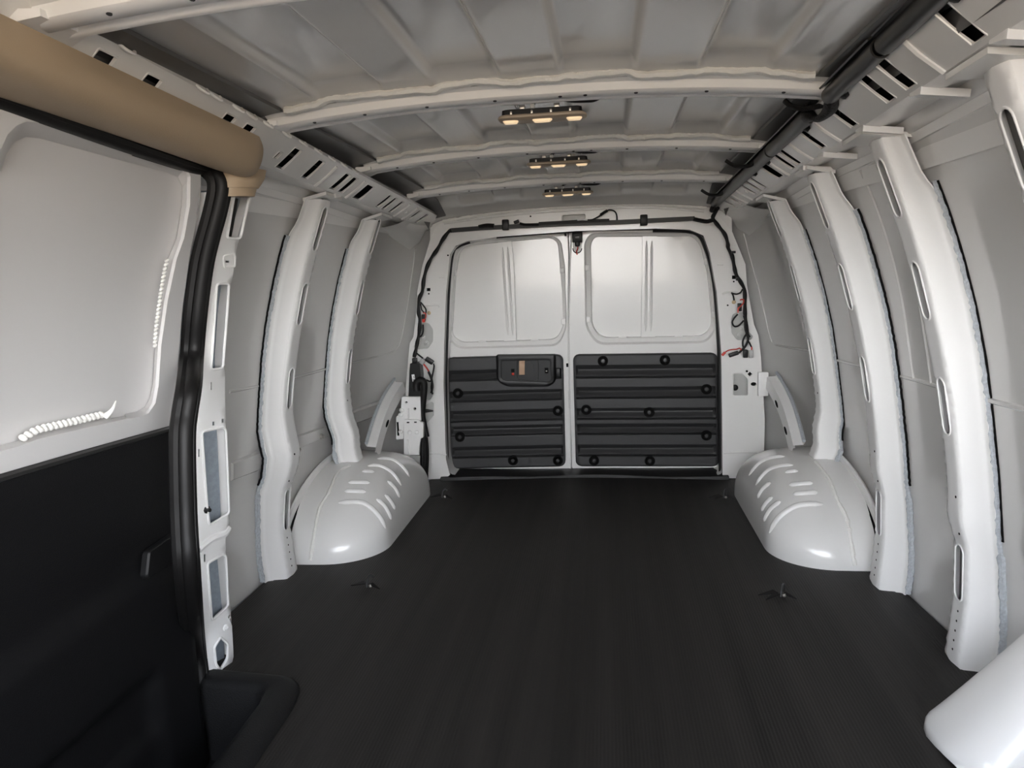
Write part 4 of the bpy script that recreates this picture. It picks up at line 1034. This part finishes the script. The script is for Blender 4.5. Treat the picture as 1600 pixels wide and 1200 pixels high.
# rear edge return
m.grid([[p, p + V((.0, .004, 0)), p + V((-.05, .006, 0))] for p in [pdz(1.615, z) for z in zS]])
DOORW = mat('white_door_paint', (.66, .648, .642), .34, spec=.45)
d1 = obj('door_1', m, DOORW, kind='structure', label='white sliding side door with blank window recess')
# black lower trim
tp = [ad(-60, 762, .014), ad(0, 744, .014), ad(140, 703, .014), ad(278, 664, .014)]
def ztop(y): return interp(y, [(p.y, p.z) for p in tp])
rows = []
n = 50
for i in range(n + 1):
    y = .60 + (1.625 - .60) * i / n; zt = ztop(y); row = []
    row.append(V((-(XD(y, zt) + .01), y, zt))); 
    for j in range(61):
        s = j / 60; z = zt - s * (zt + .22)
        d = .014 + .010 * sstep(.0, .03, s)
        d -= .010 * sstep(.405, .385, z) * 0
        zl = .375 + .01 * (y - 1)                        # upper ledge crease
        d += .016 * (1 - sstep(zl - .035, zl + .004, z))
        zl2 = .16
        ey = sstep(1.47, 1.43, y) if y > 1.40 else 1
        ey = 1 - sstep(1.42, 1.47, y)
        d -= .024 * (1 - sstep(zl2 - .03, zl2, z)) * ey
        d += .012 * (1 - sstep(.0, .03, z)) * ey
        d *= 1 - .6 * sstep(1.600, 1.625, y)
        row.append(V((-(XD(y, z) - d), y, z)))
    rows.append(row)
tr = obj('trim_panel', MB().grid(rows), DOORP, d1, label='black plastic lower door trim', sharp=50)
rc = rpoly([(231, 862), (274, 832), (277, 838), (275, 868), (262, 886), (229, 905), (227, 900)], 5, 4)
c3 = [ad(u, v, .042) for u, v in rc]
obj('pull_cover', MB().loft([[p + V((-.012, 0, 0)) for p in c3], c3, [p.lerp(sum(c3, V()) / len(c3), .06) + V((.004, 0, 0)) for p in c3]]), DARK, tr)
obj('trim_top_rail', MB().tube([p + V((.004, 0, -.004)) for p in smooth(tp, 5)], .006, 6), DKSTEEL, tr)
# twisted sealant ropes on the door recess
def rope(px, r, d):
    pts = resample(smooth([ad(u, v, d) for u, v in px], 6), r * 1.75); mb = MB()
    for i, p in enumerate(pts):
        tg = (pts[min(i + 1, len(pts) - 1)] - pts[max(i - 1, 0)]).normalized()
        nx = V((1, 0, 0)); s_ = tg.cross(nx).normalized()
        a1 = (tg * .75 + s_ * .66).normalized(); b1 = a1.cross(nx).normalized()
        mb.ball(p, (r * .85, r * 1.25, r * .80), 8, 6, (nx, b1, a1) if False else (nx, (s_ * .8 + tg * .6).normalized(), (tg * .8 - s_ * .6).normalized()))
    return mb
obj('twisted_sealant', rope([(36, 684), (48, 677), (60, 671), (90, 664), (125, 656), (158, 648)], .0072, -.012), SEAL, d1, label='white twisted bead of sealant')
obj('twisted_sealant', rope([(261, 407), (256, 430), (251, 460), (247, 490), (244, 512), (242, 540)], .0050, -.012), SEAL, d1, label='white twisted bead of sealant')
obj('sealant_tail', MB().tube(smooth([ad(165, 650, -.008), ad(171, 645, .0), ad(177, 637, .006), ad(181, 626, .004)], 5), lambda s: .006 * (1 - s) + .001, 7), SEAL, d1)
# black door seal
sp_ = [(-60, 133), (0, 154), (100, 190), (200, 226), (290, 256), (322, 264), (340, 274), (347, 292), (340, 330), (327, 378), (318, 420), (309, 490), (303, 560), (299, 605), (292, 650), (289, 690), (291, 800), (297, 900), (306, 1000), (314, 1070)]
s3 = smooth([at(u, v, x=-.738) if u < 300 else at(u, v, y=1.645) for u, v in sp_], 5)
t = thing('sliding_door_seal', s3[-1], 'black rubber seal around the sliding door opening', 'seal')
obj('seal_bulb', MB().tube(s3, .0165, 10), RUBBER, t)
obj('seal_lip', MB().tube([p + V((-.016, -.012, 0)) for p in s3], .012, 8), RUBBER, t)
obj('seal_flange', MB().tube([p + V((.008, .010, 0)) for p in s3], .010, 8), RUBBER, t)

# ---- step well
t = thing('step_well', (-.78, 1.2, -.2), 'black plastic step well by the sliding door at lower left', 'step')
o1 = [(-.93, 1.700), (-.655, 1.672), (-.615, 1.64), (-.598, 1.56), (-.592, 1.3), (-.592, .45), (-.93, .45)]
i1 = [(-.93, 1.635), (-.715, 1.612), (-.695, 1.60), (-.688, 1.56), (-.682, 1.3), (-.682, .52), (-.93, .52)]
o2 = rpoly(o1, [0, .06, .06, .1, 0, .05, 0], 5); i2 = rpoly(i1, [0, .03, .03, .03, 0, .03, 0], 5)
rings = []
for f, z in ((0, -.004), (0.02, .010), (.12, .018), (.30, .021), (.70, .021), (.88, .015), (1, .0)):
    rings.append([V((a[0] + (b[0] - a[0]) * f, a[1] + (b[1] - a[1]) * f, z)) for a, b in zip(o2, i2)])
rings.append([V((a[0], a[1], -.14)) for a in i2])
rings.append([V((a[0] * .97 - .025, a[1] * .985 + .015, -.185)) for a in i2])
obj('step_tray', MB().loft(rings, cap=False).sheet([(a[0], a[1]) for a in i2], [], lambda x, y: (x, y, -.185), (0, 0, -.01)), STEPM, t, sharp=50)

# ---- lower right filler cover
t = thing('filler_cover', (.92, 1.45, 0), 'smooth white rounded cover on the floor at the lower right corner', 'cover')
rings = []
for k in range(29):
    s = k / 28
    x = .778 + .30 * s ** 1.2
    capf = math.sin(math.pi / 2 * min(1, (s + .01) / .12)) ** .6
    zt = .010 + 1.16 * (x - .778) + .012 * capf; zt = min(zt, .262 + .25 * (zt - .262)) if zt > .262 else zt
    y1 = 1.585; y0 = 1.385; yc = (y0 + y1) / 2; hy = (y1 - y0) / 2 * (.35 + .65 * capf)
    ring = []
    for q in range(33):
        a = math.pi * q / 32
        c_ = math.copysign(abs(math.cos(a)) ** (.38 if math.cos(a) > 0 else .62), math.cos(a)); sz = math.sin(a) ** (.42 if math.cos(a) > 0 else .62)
        ring.append(V((x + .055 * capf * max(0, -c_) ** 2 * (1 - s), yc + hy * c_, -.004 + zt * sz * (1 - .12 * max(0, -c_)))))
    rings.append(ring)
obj('cover_shell', MB().loft(rings, closed=False, cap=False).add(rings[0], [list(range(25))]), WHITE, t, sharp=70)
obj('cover_flange', MB().tube([V((.99, 1.66 - .015 * i, .10 + .17 * math.sin(math.pi * i / 24))) for i in range(25)], .012, 7), WHITE, t)

# ---- tie-down rings poking through slits in the mat
for i, (p, lab) in enumerate(zip(ties, ('steel tie-down ring in the mat in front of the left wheel arch', 'steel tie-down ring in the mat in front of the right wheel arch', 'steel tie-down ring in the mat behind the left wheel arch', 'steel tie-down ring in the mat behind the right wheel arch'))):
    t = thing('tie_down', p, lab, 'tie-down', 'floor tie-down rings')
    k = 1.0
    ringp = [p + V((.003, -.002, .004)), p + V((.003, .002, .022)), p + V((.008, .006, .036)), p + V((.016, .010, .040)), p + V((.024, .012, .034))] if i in (0, 2) else [p + V((.008, .0, .002)), p + V((.010, .004, .020)), p + V((.013, .006, .036)), p + V((.016, .006, .040)), p + V((.016, .004, .018))]
    obj('ring', MB().tube(smooth(ringp, 5), .0042, 8), DKSTEEL, t)
    obj('pin', MB().ball(p + V((.016, -.004, .010)), .006, 8, 6), STEEL, t)
    fl = [((-.055, .012), (-.012, .018), (.0, .0)), ((-.04, -.022), (-.016, -.006), (.004, -.008)), ((.05, -.012), (.022, .004), (.012, -.006))]
    if i in (0, 2): fl = fl[:1] + fl[2:]
    for a, b, c in fl:
        A = p + V((a[0], a[1], .004)); B = p + V((b[0], b[1], .018)); C_ = p + V((c[0], c[1], .016))
        obj('mat_flap', MB().add([A, B, C_, A + V((0, 0, -.003)), B + V((0, 0, -.003)), C_ + V((0, 0, -.003))], [[0, 1, 2], [5, 4, 3], [0, 3, 4, 1], [1, 4, 5, 2], [2, 5, 3, 0]]), RUBBER, t)

# ---- braces from the rear pillars to the wheel arches
def brace(side, pxt, pxb, label, slots):
    A = at(*pxt, y=3.50); B = at(*pxb, y=3.02)
    t = thing('pillar_brace', B, label, 'brace', 'diagonal braces at the rear corners')
    d = (B - A).normalized(); inn = V((-side, -.3, 0)).normalized(); wv = d.cross(inn).normalized()
    if wv.y > 0: wv = -wv
    inn = wv.cross(d).normalized()
    if inn.x * side > 0: inn = -inn
    rr = []
    for i in range(15):
        s = i / 14; p = A.lerp(B, s) + V((side * .010 * math.sin(math.pi * s), 0, .018 * math.sin(math.pi * s)))
        wd = .055
        rr.append([p - wv * wd * .7 - inn * .030, p - wv * wd * .62 - inn * .028, p - wv * wd * .5, p + wv * wd * .45, p + wv * wd * .58 - inn * .035, p + wv * wd * .9 - inn * .040])
    m = MB().grid(rr); m.grid([[q - inn * .003 for q in r] for r in rr])
    obj('brace_channel', m, WHITE2, t)
    for s in slots:
        p = A.lerp(B, s) + V((side * .010 * math.sin(math.pi * s), 0, .018 * math.sin(math.pi * s))) - wv * .012 + inn * .001
        o = MB().loft([[p + d * (.028 * math.cos(q)) + wv * (.008 * math.sin(q)) + inn * e for q in [2 * math.pi * k / 14 for k in range(14)]] for e in (-.001, .0008)])
        obj('brace_slot', o, GAP, t)
    obj('sealing_bead', MB().tube([r[5] + inn * .004 for r in rr], .007, 6), FOAM, t)
    return t
brace(-1, (632, 604), (590, 706), 'white diagonal brace from the left rear pillar to the wheel arch', (.62,))
tb = brace(1, (1197, 596), (1237, 704), 'white diagonal brace from the right rear pillar to the wheel arch', (.38, .75))
obj('brace_foot', MB().box(at(1192, 600, y=3.505), (.045, .02, .11), bev=.004), WHITE2, tb)

# ---- left rear corner: black module, bracket and duct
t = thing('control_module', at(648, 590, y=3.46), 'black plastic control module with paper sticker on the left rear pillar', 'module')
z5 = lambda pts: sc(pts, 590, 560, 5.717)
mo_ = rpoly(z5([(290, 45), (345, 40), (375, 50), (385, 150), (380, 345), (275, 345), (285, 100)]), 1.2, 2)
obj('module_body', MB().sheet(mo_, [], lambda u, v: at(u, v, y=3.44), (0, .06, 0)), DARK, t)
obj('module_plug', MB().box(at(*z5([(332, 20)])[0], y=3.45), (.020, .03, .026), bev=.003), DARK, t)
obj('paper_sticker', MB().sheet(rpoly(z5([(303, 145), (328, 142), (337, 205), (312, 208)]), .6, 2), [], lambda u, v: at(u, v, y=3.4385), (0, .001, 0)), PAPER, t, label='white paper sticker')
for q in ([(322, 160), (327, 175)], [(315, 190), (330, 186)], [(317, 198), (331, 195)]):
    obj('sticker_print', MB().tube([at(u, v, y=3.4378) for u, v in z5(q)], .0012, 4), GAP, t)
obj('rubber_boot', MB().tube(smooth([at(u, v, y=3.42) for u, v in z5([(350, 290), (345, 230), (380, 195), (410, 215), (415, 280), (405, 400), (400, 500), (415, 580), (440, 700)])], 5), lambda s: .020 - .008 * s, 10), TAPE, t)
obj('boot_wire', MB().tube(smooth([at(u, v, y=3.45) for u, v in z5([(400, 190), (440, 195), (465, 205), (480, 190), (500, 100), (505, 60)])], 5), .004, 6), TAPE, t)
obj('boot_wire', MB().tube(smooth([at(u, v, y=3.45) for u, v in z5([(455, 120), (480, 180), (490, 250), (480, 310)])], 5), .006, 6), TAPE, t)
t = thing('mount_bracket', at(645, 690, y=3.42), 'pale stamped metal bracket bolted to the left rear corner', 'bracket')
u_ = lambda h: (lambda a, b: at(a, b, y=3.40) + V((0, h, 0)))
b1 = rpoly(z5([(215, 345), (380, 345), (388, 560), (235, 545), (230, 720), (165, 725), (165, 520), (205, 500)]), 1.5, 2)
obj('upper_plate', MB().sheet(b1, [[(z5([(255, 393)])[0][0] + 2.2 * math.cos(a), z5([(255, 393)])[0][1] + 1.8 * math.sin(a)) for a in [2 * math.pi * k / 10 for k in range(10)]], [(z5([(333, 450)])[0][0] + 2.2 * math.cos(a), z5([(333, 450)])[0][1] + 2.2 * math.sin(a)) for a in [2 * math.pi * k / 10 for k in range(10)]]], lambda u, v: at(u, v, y=3.40), (0, .02, 0)), WHITE2, t)
obj('plate_backing', MB().box(at(*z5([(300, 425)])[0], y=3.425), (.07, .006, .06)), GAP, t)
b2 = rpoly(z5([(235, 545), (375, 550), (380, 570), (408, 575), (408, 708), (385, 712), (372, 780), (370, 862), (235, 865)]), 1.5, 2)
obj('lower_plate', MB().sheet(b2, [], lambda u, v: at(u, v, y=3.385), (0, .02, 0)), WHITE2, t)
obj('pressed_rib', MB().tube([at(u, v, y=3.385) for u, v in z5([(268, 725), (282, 860)])], .005, 6), WHITE2, t)
obj('pressed_rib', MB().tube([at(u, v, y=3.40) for u, v in z5([(275, 445), (275, 540)])], .005, 6), WHITE2, t)
for q in ((285, 660), (350, 660)):
    obj('weld_nut', MB().lathe([(.010, -.002), (.010, .003), (.006, .005)], at(*z5([q])[0], y=3.384), (0, -1, 0), 10), WHITE2, t)
for q in ((272, 572), (338, 570)):
    obj('plate_slot', MB().box(at(*z5([q])[0], y=3.3845), (.012, .001, .006)), DKSTEEL, t)
for q in ((215, 463), (205, 505), (208, 655)):
    obj('hook_tab', MB().ball(at(*z5([q])[0], y=3.395), (.012, .008, .010), 8, 6), WHITE2, t)
obj('side_slot', MB().box(at(*z5([(182, 630)])[0], y=3.3995), (.009, .002, .065), bev=.0008), GAP, t)
b3 = rpoly(z5([(285, 866), (375, 870), (378, 1065), (330, 1060)]), 1, 2)
obj('foot_plate', MB().sheet(b3, [], lambda u, v: at(u, v, y=3.40), (0, .01, 0)), PG, t)
t = thing('clip_lever', at(672, 642, y=3.44), 'dark clip lever beside the bracket on the left rear pillar', 'clip')
obj('lever_body', MB().tube([at(u, v, y=3.45) for u, v in z5([(415, 470), (450, 468), (497, 470)])], [.010, .008, .003], 8), DKSTEEL, t)
obj('lever_plate', MB().sheet(z5([(425, 420), (480, 390), (498, 400), (498, 510), (430, 590)]), [], lambda u, v: at(u, v, y=3.49), (0, .006, 0)), PG, t)
t = thing('cable_duct', at(668, 745, z=0), 'black flexible duct running down to the floor in the left rear corner', 'duct')
obj('duct_sleeve', MB().tube(smooth([at(u, v, y=3.44) for u, v in z5([(395, 560), (410, 650), (425, 760), (430, 880), (425, 1000), (420, 1085)])], 5), .016, 9), RUBBER, t)
obj('duct_sleeve', MB().tube(smooth([at(u, v, y=3.43) for u, v in z5([(400, 720), (398, 800), (400, 950), (402, 1085)])], 5), .012, 8), TAPE, t)

# ---- cab shell behind the camera (windscreen and side windows let the daylight in)
CABW = mat('grey_cab_trim', (.33, .31, .29), .7)
m = MB()
m.sheet([(-1.6, -.05), (-1.6, .80), (-.95, 1.36), (.75, 1.36), (.75, -.05)], [[(-1.20, .86), (-.75, 1.20), (.22, 1.20), (.26, .80), (-1.15, .80)]], lambda y, z: (XS(1.8, z) - .01, y, z), (.03, 0, 0), step=.15, grid=.15)
obj('wall_front', m, CABW, kind='structure', label='grey cab side on the right with its window opening')
m = MB()
m.sheet([(-1.6, -.05), (-1.6, .80), (-.95, 1.36), (.65, 1.36), (.65, -.05)], [[(-1.20, .86), (-.75, 1.20), (.22, 1.20), (.26, .86)]], lambda y, z: (-(XS(1.8, z) - .01), y, z), (-.03, 0, 0), step=.15, grid=.15)
obj('wall_front', m, CABW, kind='structure', label='grey cab side on the left with its window opening')
m = MB()
m.box((0, -1.62, .38), (2.1, .04, .86)); m.box((0, -1.35, .74), (1.9, .5, .10), bev=.03)
obj('wall_front', m, mat('dark_dash', (.05, .05, .05), .6), kind='structure', label='dark dashboard wall below the windscreen')
